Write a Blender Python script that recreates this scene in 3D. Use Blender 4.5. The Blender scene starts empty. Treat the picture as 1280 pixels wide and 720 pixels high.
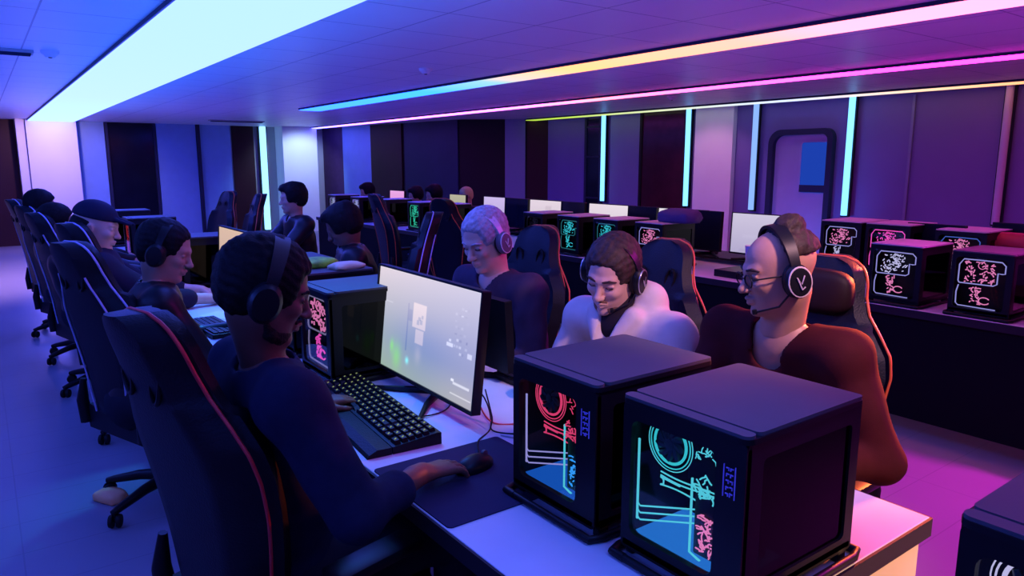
import bpy, bmesh, math, random
import numpy as np
from mathutils import Vector, Matrix, Euler
random.seed(7)
C = bpy.context.scene
PI = math.pi
R = math.radians
EYE = 1.54          # camera height
DESK = 0.74
CEIL = 2.34

# ------------------------------------------------------------------ materials
MATS = {}
def mat(name, col, rough=.5, metal=0., noise=0., nscale=8., bump=0., bscale=60., spec=.5, sheen=0.):
    if name in MATS: return MATS[name]
    m = bpy.data.materials.new(name); m.use_nodes = True
    nt = m.node_tree; b = nt.nodes['Principled BSDF']
    b.inputs['Roughness'].default_value = rough; b.inputs['Metallic'].default_value = metal
    if spec == .5 and max(col) < .12: spec = .12 if rough > .6 else .22
    b.inputs['Specular IOR Level'].default_value = spec
    if sheen: b.inputs['Sheen Weight'].default_value = sheen
    tc = nt.nodes.new('ShaderNodeTexCoord')
    if noise or True:
        n = nt.nodes.new('ShaderNodeTexNoise'); n.inputs['Scale'].default_value = nscale
        n.inputs['Detail'].default_value = 3
        r = nt.nodes.new('ShaderNodeValToRGB')
        k = max(noise, .03)
        r.color_ramp.elements[0].position = .3; r.color_ramp.elements[1].position = .7
        r.color_ramp.elements[0].color = tuple(c*(1-k) for c in col)+(1,)
        r.color_ramp.elements[1].color = tuple(min(1, c*(1+k)) for c in col)+(1,)
        nt.links.new(tc.outputs['Object'], n.inputs['Vector'])
        nt.links.new(n.outputs['Fac'], r.inputs['Fac'])
        nt.links.new(r.outputs['Color'], b.inputs['Base Color'])
    if bump:
        n2 = nt.nodes.new('ShaderNodeTexNoise'); n2.inputs['Scale'].default_value = bscale
        bp = nt.nodes.new('ShaderNodeBump'); bp.inputs['Strength'].default_value = bump
        bp.inputs['Distance'].default_value = .01
        nt.links.new(tc.outputs['Object'], n2.inputs['Vector'])
        nt.links.new(n2.outputs['Fac'], bp.inputs['Height'])
        nt.links.new(bp.outputs['Normal'], b.inputs['Normal'])
    MATS[name] = m
    return m

def emis(name, col, strength=1.):
    if name in MATS: return MATS[name]
    m = bpy.data.materials.new(name); m.use_nodes = True
    nt = m.node_tree; nt.nodes.clear()
    o = nt.nodes.new('ShaderNodeOutputMaterial'); e = nt.nodes.new('ShaderNodeEmission')
    e.inputs['Color'].default_value = tuple(col)+(1,); e.inputs['Strength'].default_value = strength
    nt.links.new(e.outputs[0], o.inputs[0])
    MATS[name] = m
    return m

def emis_ramp(name, axis, lo, hi, stops, strength=1.):
    """LED strip whose diodes change colour along its length (object space)"""
    m = bpy.data.materials.new(name); m.use_nodes = True
    nt = m.node_tree; nt.nodes.clear()
    o = nt.nodes.new('ShaderNodeOutputMaterial'); e = nt.nodes.new('ShaderNodeEmission')
    tc = nt.nodes.new('ShaderNodeTexCoord'); s = nt.nodes.new('ShaderNodeSeparateXYZ')
    mr = nt.nodes.new('ShaderNodeMapRange'); mr.inputs[1].default_value = lo; mr.inputs[2].default_value = hi
    r = nt.nodes.new('ShaderNodeValToRGB')
    nt.links.new(tc.outputs['Object'], s.inputs[0]); nt.links.new(s.outputs[axis], mr.inputs[0])
    nt.links.new(mr.outputs[0], r.inputs['Fac'])
    els = r.color_ramp.elements
    els[0].position = stops[0][0]; els[0].color = tuple(stops[0][1])+(1,)
    els[1].position = stops[-1][0]; els[1].color = tuple(stops[-1][1])+(1,)
    for p, c in stops[1:-1]:
        x = els.new(p); x.color = tuple(c)+(1,)
    nt.links.new(r.outputs['Color'], e.inputs['Color']); e.inputs['Strength'].default_value = strength
    nt.links.new(e.outputs[0], o.inputs[0])
    return m

def emis_attr(name, strength=1.):
    if name in MATS: return MATS[name]
    m = bpy.data.materials.new(name); m.use_nodes = True
    nt = m.node_tree; nt.nodes.clear()
    o = nt.nodes.new('ShaderNodeOutputMaterial'); e = nt.nodes.new('ShaderNodeEmission')
    a = nt.nodes.new('ShaderNodeVertexColor'); a.layer_name = 'picture'
    nt.links.new(a.outputs['Color'], e.inputs['Color']); e.inputs['Strength'].default_value = strength
    nt.links.new(e.outputs[0], o.inputs[0])
    MATS[name] = m
    return m

def glass(name, tint=(.6, .6, .65), gloss=.12, rough=.03):
    if name in MATS: return MATS[name]
    m = bpy.data.materials.new(name); m.use_nodes = True
    nt = m.node_tree; nt.nodes.clear()
    o = nt.nodes.new('ShaderNodeOutputMaterial'); mx = nt.nodes.new('ShaderNodeMixShader')
    t = nt.nodes.new('ShaderNodeBsdfTransparent'); g = nt.nodes.new('ShaderNodeBsdfGlossy')
    lw = nt.nodes.new('ShaderNodeLayerWeight'); lw.inputs['Blend'].default_value = .5
    pw = nt.nodes.new('ShaderNodeMath'); pw.operation = 'POWER'; pw.inputs[1].default_value = 4
    fr = nt.nodes.new('ShaderNodeMath'); fr.operation = 'MULTIPLY_ADD'; fr.inputs[1].default_value = .5; fr.inputs[2].default_value = gloss*.25
    nt.links.new(lw.outputs['Facing'], pw.inputs[0]); nt.links.new(pw.outputs[0], fr.inputs[0])
    t.inputs['Color'].default_value = tuple(tint)+(1,); g.inputs['Roughness'].default_value = rough
    g.inputs['Color'].default_value = (.8, .8, .8, 1)
    nt.links.new(fr.outputs[0], mx.inputs[0]); nt.links.new(t.outputs[0], mx.inputs[1])
    nt.links.new(g.outputs[0], mx.inputs[2]); nt.links.new(mx.outputs[0], o.inputs[0])
    MATS[name] = m
    return m

# ------------------------------------------------------------------ mesh helpers
def link(name, me, m=None, parent=None):
    o = bpy.data.objects.new(name, me); C.collection.objects.link(o)
    if m is not None:
        for x in (m if isinstance(m, (list, tuple)) else [m]): me.materials.append(x)
    if parent is not None: o.parent = parent
    return o

def obj(name, bm, m=None, parent=None, smooth=None):
    me = bpy.data.meshes.new(name)
    bmesh.ops.recalc_face_normals(bm, faces=bm.faces)
    if smooth is not None:
        for f in bm.faces: f.smooth = True
        for e in bm.edges:
            if len(e.link_faces) == 2 and e.calc_face_angle(0) > R(smooth): e.smooth = False
    bm.to_mesh(me); bm.free()
    return link(name, me, m, parent)

def B(): return bmesh.new()

def box(bm, c, s, rot=None, bev=0., seg=2, mi=0):
    v0 = set(bm.verts)
    g = bmesh.ops.create_cube(bm, size=1)
    vs = g['verts']
    M = Matrix.Diagonal((s[0], s[1], s[2], 1))
    if rot is not None: M = Euler(rot).to_matrix().to_4x4() @ M
    M = Matrix.Translation(c) @ M
    bmesh.ops.transform(bm, matrix=M, verts=vs)
    fs = set(f for v in vs for f in v.link_faces)
    if bev:
        es = list(set(e for f in fs for e in f.edges))
        r = bmesh.ops.bevel(bm, geom=es, offset=bev, segments=seg, affect='EDGES', profile=.5)
        fs = set(f for f in r['faces']) | set(f for f in fs if f.is_valid)
    if mi:
        for f in fs:
            if f.is_valid: f.material_index = mi
    return bm

def tube(bm, pts, r, n=8, closed=False, mi=0):
    pts = [Vector(p) for p in pts]
    rs = r if isinstance(r, (list, tuple)) else [r]*len(pts)
    rings = []
    N = len(pts)
    up = None
    for i, p in enumerate(pts):
        a = pts[(i-1) % N] if (closed or i > 0) else p
        b = pts[(i+1) % N] if (closed or i < N-1) else p
        t = (b-a)
        t = t.normalized() if t.length > 1e-9 else Vector((0, 0, 1))
        if up is None: up = t.orthogonal().normalized()
        up = (up - t*up.dot(t))
        up = up.normalized() if up.length > 1e-6 else t.orthogonal().normalized()
        s = t.cross(up)
        rings.append([bm.verts.new(p+(up*math.cos(2*PI*k/n)+s*math.sin(2*PI*k/n))*rs[i]) for k in range(n)])
    for i in range(N if closed else N-1):
        A, D = rings[i], rings[(i+1) % N]
        for k in range(n):
            f = bm.faces.new((A[k], A[(k+1) % n], D[(k+1) % n], D[k])); f.material_index = mi
    if not closed:
        f = bm.faces.new(rings[0][::-1]); f.material_index = mi
        f = bm.faces.new(rings[-1]); f.material_index = mi
    return bm

def lathe(bm, prof, n=20, M=None, mi=0):
    """profile of (r, z) about z"""
    M = M or Matrix.Identity(4)
    rings = []
    for r, z in prof:
        if r < 1e-5: rings.append([bm.verts.new(M @ Vector((0, 0, z)))])
        else: rings.append([bm.verts.new(M @ Vector((r*math.cos(2*PI*k/n), r*math.sin(2*PI*k/n), z))) for k in range(n)])
    for A, D in zip(rings, rings[1:]):
        for k in range(n):
            k2 = (k+1) % n
            vs = []
            for v in (A[k % len(A)], A[k2 % len(A)], D[k2 % len(D)], D[k % len(D)]):
                if v not in vs: vs.append(v)
            if len(vs) > 2:
                f = bm.faces.new(vs); f.material_index = mi
    return bm

def prism(bm, pts, axis, a, b, mi=0):
    """extrude a polygon given in the other two axes along axis"""
    def mk(p, t):
        q = [p[0], p[1]]; q.insert(axis, t); return Vector(q)
    A = [bm.verts.new(mk(p, a)) for p in pts]; D = [bm.verts.new(mk(p, b)) for p in pts]
    fs = [bm.faces.new(A[::-1]), bm.faces.new(D)]
    for i in range(len(pts)):
        j = (i+1) % len(pts); fs.append(bm.faces.new((A[i], A[j], D[j], D[i])))
    for f in fs: f.material_index = mi
    return bm

def rrect(x0, y0, x1, y1, r, n=5):
    out = []
    for cx, cy, a in ((x1-r, y1-r, 0), (x0+r, y1-r, 90), (x0+r, y0+r, 180), (x1-r, y0+r, 270)):
        for k in range(n+1):
            t = R(a+90*k/n); out.append((cx+r*math.cos(t), cy+r*math.sin(t)))
    return out

def frame_ring(bm, outer, inner, axis, a, b, mi=0):
    """plate with a hole: outer and inner loops with equal counts"""
    def mk(p, t):
        q = [p[0], p[1]]; q.insert(axis, t); return Vector(q)
    n = len(outer)
    L = [[bm.verts.new(mk(p, t)) for p in lp] for t in (a, b) for lp in (outer, inner)]
    for i in range(n):
        j = (i+1) % n
        for P, Q in ((0, 1), (1, 3), (3, 2), (2, 0)):
            f = bm.faces.new((L[P][i], L[P][j], L[Q][j], L[Q][i])); f.material_index = mi
    return bm

def tag(o, label, cat, group=None, kind=None):
    o['label'] = label; o['category'] = cat
    if group: o['group'] = group
    if kind: o['kind'] = kind
    return o

def thing(name, label, cat, loc=(0, 0, 0), rz=0, group=None):
    o = bpy.data.objects.new(name, None); C.collection.objects.link(o)
    o.empty_display_size = .1
    o.location = loc; o.rotation_euler = (0, 0, rz)
    return tag(o, label, cat, group)

def structure(o, name=None):
    o['kind'] = 'structure'; return o

def copy_tree(o, parent=None):
    c = o.copy(); C.collection.objects.link(c)
    if parent is not None:
        c.parent = parent
    for ch in list(o.children): copy_tree(ch, c)
    return c

def place(o, loc, rz, label, group=None):
    o.location = loc; o.rotation_euler = (0, 0, rz); o['label'] = label
    if group: o['group'] = group
    return o

# ------------------------------------------------------------------ palette
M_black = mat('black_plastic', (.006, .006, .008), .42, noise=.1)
M_blackm = mat('black_metal', (.006, .006, .008), .42, .0, noise=.1)
M_leather = mat('black_leather', (.005, .005, .008), .5, noise=.2, bump=.15, bscale=180)
M_leatherb = mat('navy_leather', (.004, .005, .012), .5, noise=.2, bump=.15, bscale=180)
M_topgrey = mat('grey_top_sheet', (.085, .085, .09), .55, noise=.05)
M_desk = mat('white_laminate', (.62, .62, .64), .35, noise=.03)
M_deskend = mat('cream_desk_end', (.72, .60, .44), .5, noise=.04)
M_edge = mat('dark_edge_band', (.02, .015, .02), .5)
M_modesty = mat('black_modesty_panel', (.004, .004, .006), .8)
M_pad = mat('dark_mousepad_cloth', (.03, .025, .06), .85, bump=.1, bscale=500)
M_caster = mat('caster_rubber', (.006, .006, .007), .6)
M_glass = glass('clear_case_glass', (.82, .82, .85))
M_dglass = glass('dark_case_glass', (.07, .07, .07), .06)
M_skin_dark = mat('skin_brown', (.14, .055, .034), .5, noise=.06, nscale=20, bump=.05, bscale=200)
M_skin_fair = mat('skin_fair', (.62, .37, .28), .5, noise=.06, nscale=20, bump=.05, bscale=200)
M_skin_mid = mat('skin_tan', (.42, .22, .14), .5, noise=.06, nscale=20, bump=.05, bscale=200)

# ------------------------------------------------------------------ room
def seam_material(name, base, line, sx, sy, w, rough, bump=0., mot=.05, spec=.5, ox=0, oy=0):
    m = bpy.data.materials.new(name); m.use_nodes = True
    nt = m.node_tree; b = nt.nodes['Principled BSDF']; L = nt.links.new
    b.inputs['Roughness'].default_value = rough; b.inputs['Specular IOR Level'].default_value = spec
    tc = nt.nodes.new('ShaderNodeTexCoord'); s = nt.nodes.new('ShaderNodeSeparateXYZ'); L(tc.outputs['Object'], s.inputs[0])
    def fr(out, size, off):
        a = nt.nodes.new('ShaderNodeMath'); a.operation = 'ADD'; a.inputs[1].default_value = off; L(out, a.inputs[0])
        p = nt.nodes.new('ShaderNodeMath'); p.operation = 'PINGPONG'; p.inputs[1].default_value = size/2; L(a.outputs[0], p.inputs[0])
        t = nt.nodes.new('ShaderNodeMath'); t.operation = 'LESS_THAN'; t.inputs[1].default_value = w; L(p.outputs[0], t.inputs[0])
        return t.outputs[0]
    mx = nt.nodes.new('ShaderNodeMath'); mx.operation = 'MAXIMUM'
    L(fr(s.outputs[0], sx, ox), mx.inputs[0]); L(fr(s.outputs[1], sy, oy), mx.inputs[1])
    n = nt.nodes.new('ShaderNodeTexNoise'); n.inputs['Scale'].default_value = 2.5; n.inputs['Detail'].default_value = 4
    L(tc.outputs['Object'], n.inputs['Vector'])
    r = nt.nodes.new('ShaderNodeValToRGB')
    r.color_ramp.elements[0].color = tuple(c*(1-mot) for c in base)+(1,)
    r.color_ramp.elements[1].color = tuple(c*(1+mot) for c in base)+(1,)
    L(n.outputs['Fac'], r.inputs['Fac'])
    mc = nt.nodes.new('ShaderNodeMixRGB'); L(mx.outputs[0], mc.inputs['Fac']); L(r.outputs['Color'], mc.inputs['Color1'])
    mc.inputs['Color2'].default_value = tuple(line)+(1,); L(mc.outputs[0], b.inputs['Base Color'])
    return m

bm = B(); box(bm, (3.6, 7.5, -.05), (10.6, 20.0, .1))
structure(obj('floor', bm, seam_material('floor_vinyl', (.26, .24, .28), (.21, .19, .23), 1.2, .3, .003, .30, mot=.06)))
bm = B(); box(bm, (3.6, 7.5, CEIL+.05), (10.6, 20.0, .1))
structure(obj('ceiling', bm, seam_material('ceiling_tiles', (.80, .80, .84), (.36, .36, .46), .6, .6, .005, .42, mot=.04, ox=.25, oy=.1)))
M_wall = mat('painted_wall', (.42, .42, .46), .6, noise=.04, nscale=2)
M_wallslate = mat('slate_wall', (.20, .20, .36), .55, noise=.05, nscale=2)
M_wallmar = mat('maroon_wall', (.035, .007, .012), .5, noise=.1, nscale=2)
M_walldark = mat('dark_brown_wall', (.014, .009, .010), .6, noise=.1, nscale=2)
M_wallnavy = mat('navy_wall', (.02, .024, .06), .5, noise=.1, nscale=2)
M_pillar = mat('white_pillar', (.80, .78, .80), .6, noise=.03, nscale=2)
M_nightglass = mat('night_window_glass', (.006, .008, .02), .12, noise=.2, nscale=3)

def wallseg(name, p, q, z0, z1, th, m, parent=None):
    """vertical slab from p to q in plan"""
    d = Vector((q[0]-p[0], q[1]-p[1], 0)); n = Vector((d.y, -d.x, 0)).normalized()*th
    bm = B()
    vs = []
    for z in (z0, z1):
        for a in (Vector((p[0], p[1], z)), Vector((q[0], q[1], z)), Vector((q[0], q[1], z))+n, Vector((p[0], p[1], z))+n):
            vs.append(bm.verts.new(a))
    for f in ((0, 1, 2, 3), (4, 5, 6, 7), (0, 1, 5, 4), (1, 2, 6, 5), (2, 3, 7, 6), (3, 0, 4, 7)):
        bm.faces.new([vs[i] for i in f])
    return obj(name, bm, m, parent)

YE = 16.5
structure(wallseg('wall_left', (-1.5, -1.6), (-1.5, YE+.1), 0, CEIL, -.1, M_wall))
structure(wallseg('wall_end', (-1.6, YE), (6.7, YE), 0, CEIL, -.1, M_wall))
structure(wallseg('wall_return', (6.62, YE+.1), (7.36, 11.62), 0, CEIL, -.1, M_walldark))
structure(wallseg('wall_angled', (7.34, 11.63), (8.66, 10.55), 0, CEIL, -.1, M_walldark))
structure(wallseg('wall_right', (8.6, 10.6), (8.6, -1.6), 0, CEIL, -.1, mat('right_wall_purple_lit', (.16, .12, .34), .5, noise=.05, nscale=2)))  # blue-purple light from the tubes is put into this wall colour
# end wall cladding, each its own slab
def clad(name, x0, x1, m, th=.03, z0=0, z1=CEIL):
    return structure(wallseg(name, (x0, YE), (x1, YE), z0, z1, th, m))
clad('door_1', -1.2, .66, M_wallmar, .04)
bm = B(); box(bm, (.74, YE-.16, CEIL/2), (.14, .32, CEIL)); box(bm, (1.22, YE-.2, CEIL/2), (.80, .40, CEIL))
structure(obj('pillar_1', bm, M_pillar))
clad('trim_1', 1.63, 2.12, mat('wall_blue_lit', (.22, .40, .70), .5, noise=.03), .05)  # blue light on the end wall is put into this colour
def window_unit(name, x0, x1, y, m):
    w = wallseg(name, (x0, y), (x1, y), 0, CEIL, .03, m); structure(w)
    bm = B()
    for x in (x0, x1): box(bm, (x, y-.035, CEIL/2), (.05, .07, CEIL))
    obj('window_frame', bm, M_wallnavy, w)
    return w
window_unit('window_1', 2.16, 3.02, YE, M_nightglass)
clad('trim_2', 3.06, 3.82, MATS['wall_blue_lit'], .05)
bm = B(); box(bm, (3.86, YE-.06, CEIL/2), (.06, .12, CEIL)); structure(obj('trim_3', bm, M_wallnavy))
clad('trim_4', 3.9, 4.52, MATS['wall_blue_lit'], .05)
clad('door_2', 4.56, 5.02, M_wallmar, .04)
bm = B(); box(bm, (5.9, YE-.25, CEIL/2), (.78, .50, CEIL)); structure(obj('pillar_2', bm, M_pillar))
# return wall cladding (towards the camera)
def on_return(t0, t1, name, m, th=-.03):
    a = Vector((6.62, YE+.1, 0)); b = Vector((7.36, 11.62, 0))
    nn = Vector((-(b-a).y, (b-a).x, 0)).normalized()
    p = a.lerp(b, t0); q = a.lerp(b, t1)
    off = Vector((-1, -.15, 0)).normalized()*.035
    structure(wallseg(name, (p.x+off.x, p.y+off.y), (q.x+off.x, q.y+off.y), 0, CEIL, -.03, m))
on_return(.03, .2, 'trim_5', mat('plum_wall', (.07, .03, .09), .5, noise=.1))
on_return(.2, .42, 'trim_6', MATS['wall_blue_lit'])
on_return(.42, .64, 'trim_7', M_wallmar)
on_return(.66, .99, 'window_2', M_wallnavy)
# angled wall
for i, (t0, t1, m) in enumerate(((.02, .5, M_walldark), (.5, .72, M_wallslate), (.74, .99, M_wallmar))):
    a = Vector((7.34, 11.63, 0)); b = Vector((8.66, 10.55, 0)); off = Vector((-.63, -.77, 0))*.03
    p = a.lerp(b, t0)+off; q = a.lerp(b, t1)+off
    structure(wallseg('trim_%d' % (8+i), (p.x, p.y), (q.x, q.y), 0, CEIL, -.02, m))
# right wall features (x just inside 8.6)
XR = 8.6
w = wallseg('window_3', (XR-.01, 9.45), (XR-.01, 9.12), .3, CEIL-.05, .03, M_nightglass); structure(w)
bm = B()
for y in (9.47, 9.1): box(bm, (XR-.03, y, 1.3), (.06, .05, 2.0))
for z in (.95, 1.65, 2.15): box(bm, (XR-.03, 9.28, z), (.06, .36, .03))
obj('window_frame', bm, M_wallnavy, w)
structure(wallseg('trim_11', (XR-.02, 8.86), (XR-.02, 8.2), 0, CEIL, .03, M_wallslate))
w = wallseg('window_4', (XR-.01, 8.15), (XR-.01, 7.3), .2, CEIL-.02, .03, mat('maroon_tinted_glass', (.05, .008, .02), .15, noise=.2)); structure(w)
bm = B()
for y in (8.17, 7.27): box(bm, (XR-.03, y, 1.3), (.06, .05, 2.08))
obj('window_frame', bm, M_walldark, w)
bm = B(); box(bm, (XR-.04, 6.74, CEIL/2), (.08, .66, CEIL)); structure(obj('pillar_3', bm, M_pillar))
# arched alcove
bm = B()
def arch(y0, y1, z0, z1, r0, r1, n=8):
    pts = [(y0, z0), (y1, z0)]
    for k in range(n+1):
        t = PI/2*k/n; pts.append((y1-r0+r0*math.cos(t), z1-r0+r0*math.sin(t)))
    for k in range(n+1):
        t = PI/2+PI/2*k/n; pts.append((y0+r1+r1*math.cos(t), z1-r1+r1*math.sin(t)))
    return pts
o_ = arch(4.93, 5.83, .2, 1.97, .18, .12); i_ = arch(5.0, 5.76, .2, 1.90, .14, .08)
frame_ring(bm, o_, i_, 0, XR-.09, XR-.005)
w = thing('alcove_frame', 'dark rounded alcove frame around a blue lit panel on right wall', 'frame', (0, 0, 0))
obj('surround', bm, M_wallnavy, w)
bm = B(); prism(bm, arch(5.0, 5.76, .2, 1.90, .14, .08), 0, XR-.02, XR-.006)
obj('back_panel', bm, mat('alcove_lilac', (.38, .30, .48), .5), w)
bm = B(); prism(bm, rrect(5.0, 1.17, 5.36, 1.80, .03), 0, XR-.05, XR-.02)
obj('screen', bm, emis('alcove_screen', (.012, .05, .42)), w)
bm = B(); box(bm, (XR-.045, 5.18, 1.22), (.03, .36, .09)); obj('ledge', bm, M_wallnavy, w)
bm = B(); box(bm, (XR-.02, 4.03, 1.2), (.02, .03, 2.2)); structure(obj('trim_12', bm, M_wallslate))

# vertical LED tubes
def wall_tube(y, on, label, w=.075):
    t = thing('led_tube', label, 'light', (XR-.08, y, 0), 0, None)
    bm = B(); box(bm, (.03, 0, 1.61), (.03, w+.03, 1.44)); obj('backing_strip', bm, M_blackm, t)
    bm = B(); tube(bm, [(0, 0, .91), (0, 0, 2.32)], w/2, 12)
    obj('diffuser', bm, on, t, 40)
E_tube = emis('tube_cyan', (.30, .95, 1.9), 1.25)
wall_tube(9.0, E_tube, 'lit cyan wall tube, leftmost on the right wall beside the dark window')
wall_tube(7.2, E_tube, 'lit cyan wall tube standing just left of the pale pink pillar')
wall_tube(6.05, emis('tube_pale', (.28, .5, 1.1), 1.0), 'dimmer blue wall tube between pale pillar and alcove')
wall_tube(4.72, E_tube, 'lit white-cyan wall tube just right of the rounded alcove')
wall_tube(3.07, mat('tube_off', (.55, .5, .65), .4), 'unlit greyish wall tube at the far right')
# tube by the second pillar on end wall
t = thing('led_tube', 'bright cyan vertical tube beside the pale pillar on the far wall', 'light', (5.2, YE-.12, 0))
bm = B(); box(bm, (0, .06, 1.2), (.2, .04, 2.3)); obj('backing_strip', bm, M_blackm, t)
bm = B(); box(bm, (0, 0, 1.2), (.13, .08, 2.28), bev=.02); obj('diffuser', bm, emis('tube_end', (.45, 1.1, 2.0), 1.2), t)

# ceiling lights
def ceiling_light(name, label, x0, x1, y0, y1, m, drop=.03):
    t = thing(name, label, 'light', ((x0+x1)/2, y0, CEIL))
    h = (x1-x0)/2; L = y1-y0
    bm = B(); box(bm, (0, L/2, -drop/2), (x1-x0, L, drop)); o = obj('diffuser', bm, m, t)
    bm = B()
    for s in (-1, 1): box(bm, (s*(h+.006), L/2, -drop*.5+.004), (.012, L+.02, drop*.7))
    for y in (-.006, L+.006): box(bm, (0, y, -drop*.5+.004), (2*h+.02, .012, drop*.7))
    obj('trim_frame', bm, M_wallnavy, t)
    return t
pan = emis_ramp('panel_led', 1, 0, 19, [(0, (.6, .2, 1.6)), (.2, (.5, .6, 3.5)), (.26, (.56, .92, 9)), (.6, (.62, .95, 11)), (1, (.7, 1.2, 14))], 1.0)  # unseen near end made dim violet to keep blue off the near desk
ceiling_light('ceiling_light', 'very wide glowing pale cyan light panel running down the ceiling', .86, 1.585, -1.5, 16.3, pan, .035)
s1 = emis_ramp('strip_one', 1, 0, 12, [(0, (4.5, .5, 3)), (.22, (4.5, .55, 1.5)), (.36, (3, .62, .5)), (.5, (3, .72, .3)), (.6, (.35, .7, .8)), (.7, (.08, .6, 8)), (1, (.1, .5, 12))], 1.2)
ceiling_light('ceiling_light', 'ceiling light strip nearest the wide panel, cyan fading through yellow to pink', 3.96, 4.27, -1.3, 10.7, s1)
s2 = emis_ramp('strip_two', 1, 0, 17.4, [(0, (9, .12, 6)), (.25, (9, .16, 6)), (.34, (6, .3, 4)), (.46, (6, .6, .7)), (.6, (5, .65, 8)), (1, (.7, .8, 8))], 1.2)
ceiling_light('ceiling_light', 'middle ceiling light strip, white at far end and pink at right', 6.18, 6.38, -1.3, 16.2, s2)
s3 = emis_ramp('strip_three', 1, 0, 12.2, [(0, (2.0, .45, .12)), (.3, (1.9, .5, .15)), (.42, (1.2, .75, .5)), (.55, (.7, .8, 1.1)), (.72, (.7, .75, .5)), (.9, (.5, .7, .08)), (1, (.4, .6, .06))], 1.2)
ceiling_light('ceiling_light', 'ceiling light strip along the right wall, yellow-green turning orange', 8.22, 8.42, -1.3, 10.75, s3)

# small ceiling fittings
def vent(x, y, L, label):
    t = thing('ceiling_vent', label, 'vent', (x, y, CEIL))
    bm = B(); box(bm, (0, 0, -.01), (L, .16, .02)); obj('vent_frame', bm, M_wall, t)
    bm = B()
    for k in range(4): box(bm, (0, -.05+.033*k, -.024), (L*.94, .018, .012), rot=(.4, 0, 0))
    obj('slat', bm, M_wallnavy, t)
vent(.15, 6.45, .55, 'slim dark ceiling vent at the far left')
vent(4.1, 14.4, 1.0, 'dark ceiling vent in front of the far pillar')
def detector(x, y, label):
    t = thing('smoke_detector', label, 'smoke detector', (x, y, CEIL))
    bm = B(); lathe(bm, [(0, -.045), (.03, -.045), (.04, -.03), (.055, -.02), (.06, 0)], 20); obj('housing', bm, M_pillar, t, 40)
    bm = B(); lathe(bm, [(0, -.052), (.012, -.05), (.014, -.044)], 10); obj('sensor', bm, M_black, t, 40)
detector(.52, 6.35, 'small white round detector beside the left ceiling vent')
detector(3.2, 5.6, 'small round detector between panel and first light strip')
detector(6.9, 6.1, 'small round dark detector between the pink and the outer strip')

# ------------------------------------------------------------------ desks
def desk(x0, x1, y0, y1, label, group=None, end=None, modesty=None, units=2):
    t = thing('long_desk', label, 'desk', ((x0+x1)/2, (y0+y1)/2, 0), 0, group)
    hx, hy = (x1-x0)/2, (y1-y0)/2
    bm = B(); box(bm, (0, 0, DESK-.0125), (x1-x0-.012, y1-y0-.012, .025), bev=.002)
    obj('desktop', bm, M_desk, t)
    bm = B()
    frame_ring(bm, rrect(-hx, -hy, hx, hy, .004, 1), rrect(-hx+.006, -hy+.006, hx-.006, hy-.006, .003, 1), 2, DESK-.045, DESK-.002)
    obj('edge_band', bm, M_edge, t)
    bm = B(); box(bm, (0, -hy+.03, (DESK-.045)/2), (x1-x0-.05, .03, DESK-.045), bev=.002)
    obj('end_panel', bm, end or M_modesty, t)
    bm = B(); box(bm, (0, hy-.03, (DESK-.045)/2), (x1-x0-.05, .03, DESK-.045), bev=.002)
    obj('end_panel', bm, M_modesty, t)
    bm = B(); box(bm, (modesty if modesty is not None else 0, 0, .40), (.025, y1-y0-.1, .58))
    obj('modesty_panel', bm, M_modesty, t)
    return t
desk(.755, 1.69, .665, 8.9, 'long white desk with cream end panel shared by both rows of players', end=M_deskend)
desk(.755, 1.45, -1.3, .375, 'next desk section in the near right corner carrying the cropped case')
desk(4.10, 5.30, -.6, 10.6, 'second long desk across the aisle with black panel below its edge', modesty=-.56)

# ------------------------------------------------------------------ PC cases (local: glass face -X, second dark face -Y)
CW, CD, CH = .29, .37, .345
def seg_glyphs(bm, rng, y0, y1, z0, z1, n, x, th=.003, r=.0016):
    for _ in range(n):
        y = rng.uniform(y0, y1); z = rng.uniform(z0, z1)
        L = rng.uniform(.006, .022); a = rng.choice([0, PI/2, PI/4, -PI/4, rng.uniform(0, PI)])
        pts = []
        for k in range(4):
            pts.append((x, y+math.cos(a)*L*(k/3-.5)+rng.uniform(-1, 1)*.002, z+math.sin(a)*L*(k/3-.5)+rng.uniform(-1, 1)*.002))
        tube(bm, pts, r, 5)

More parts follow.
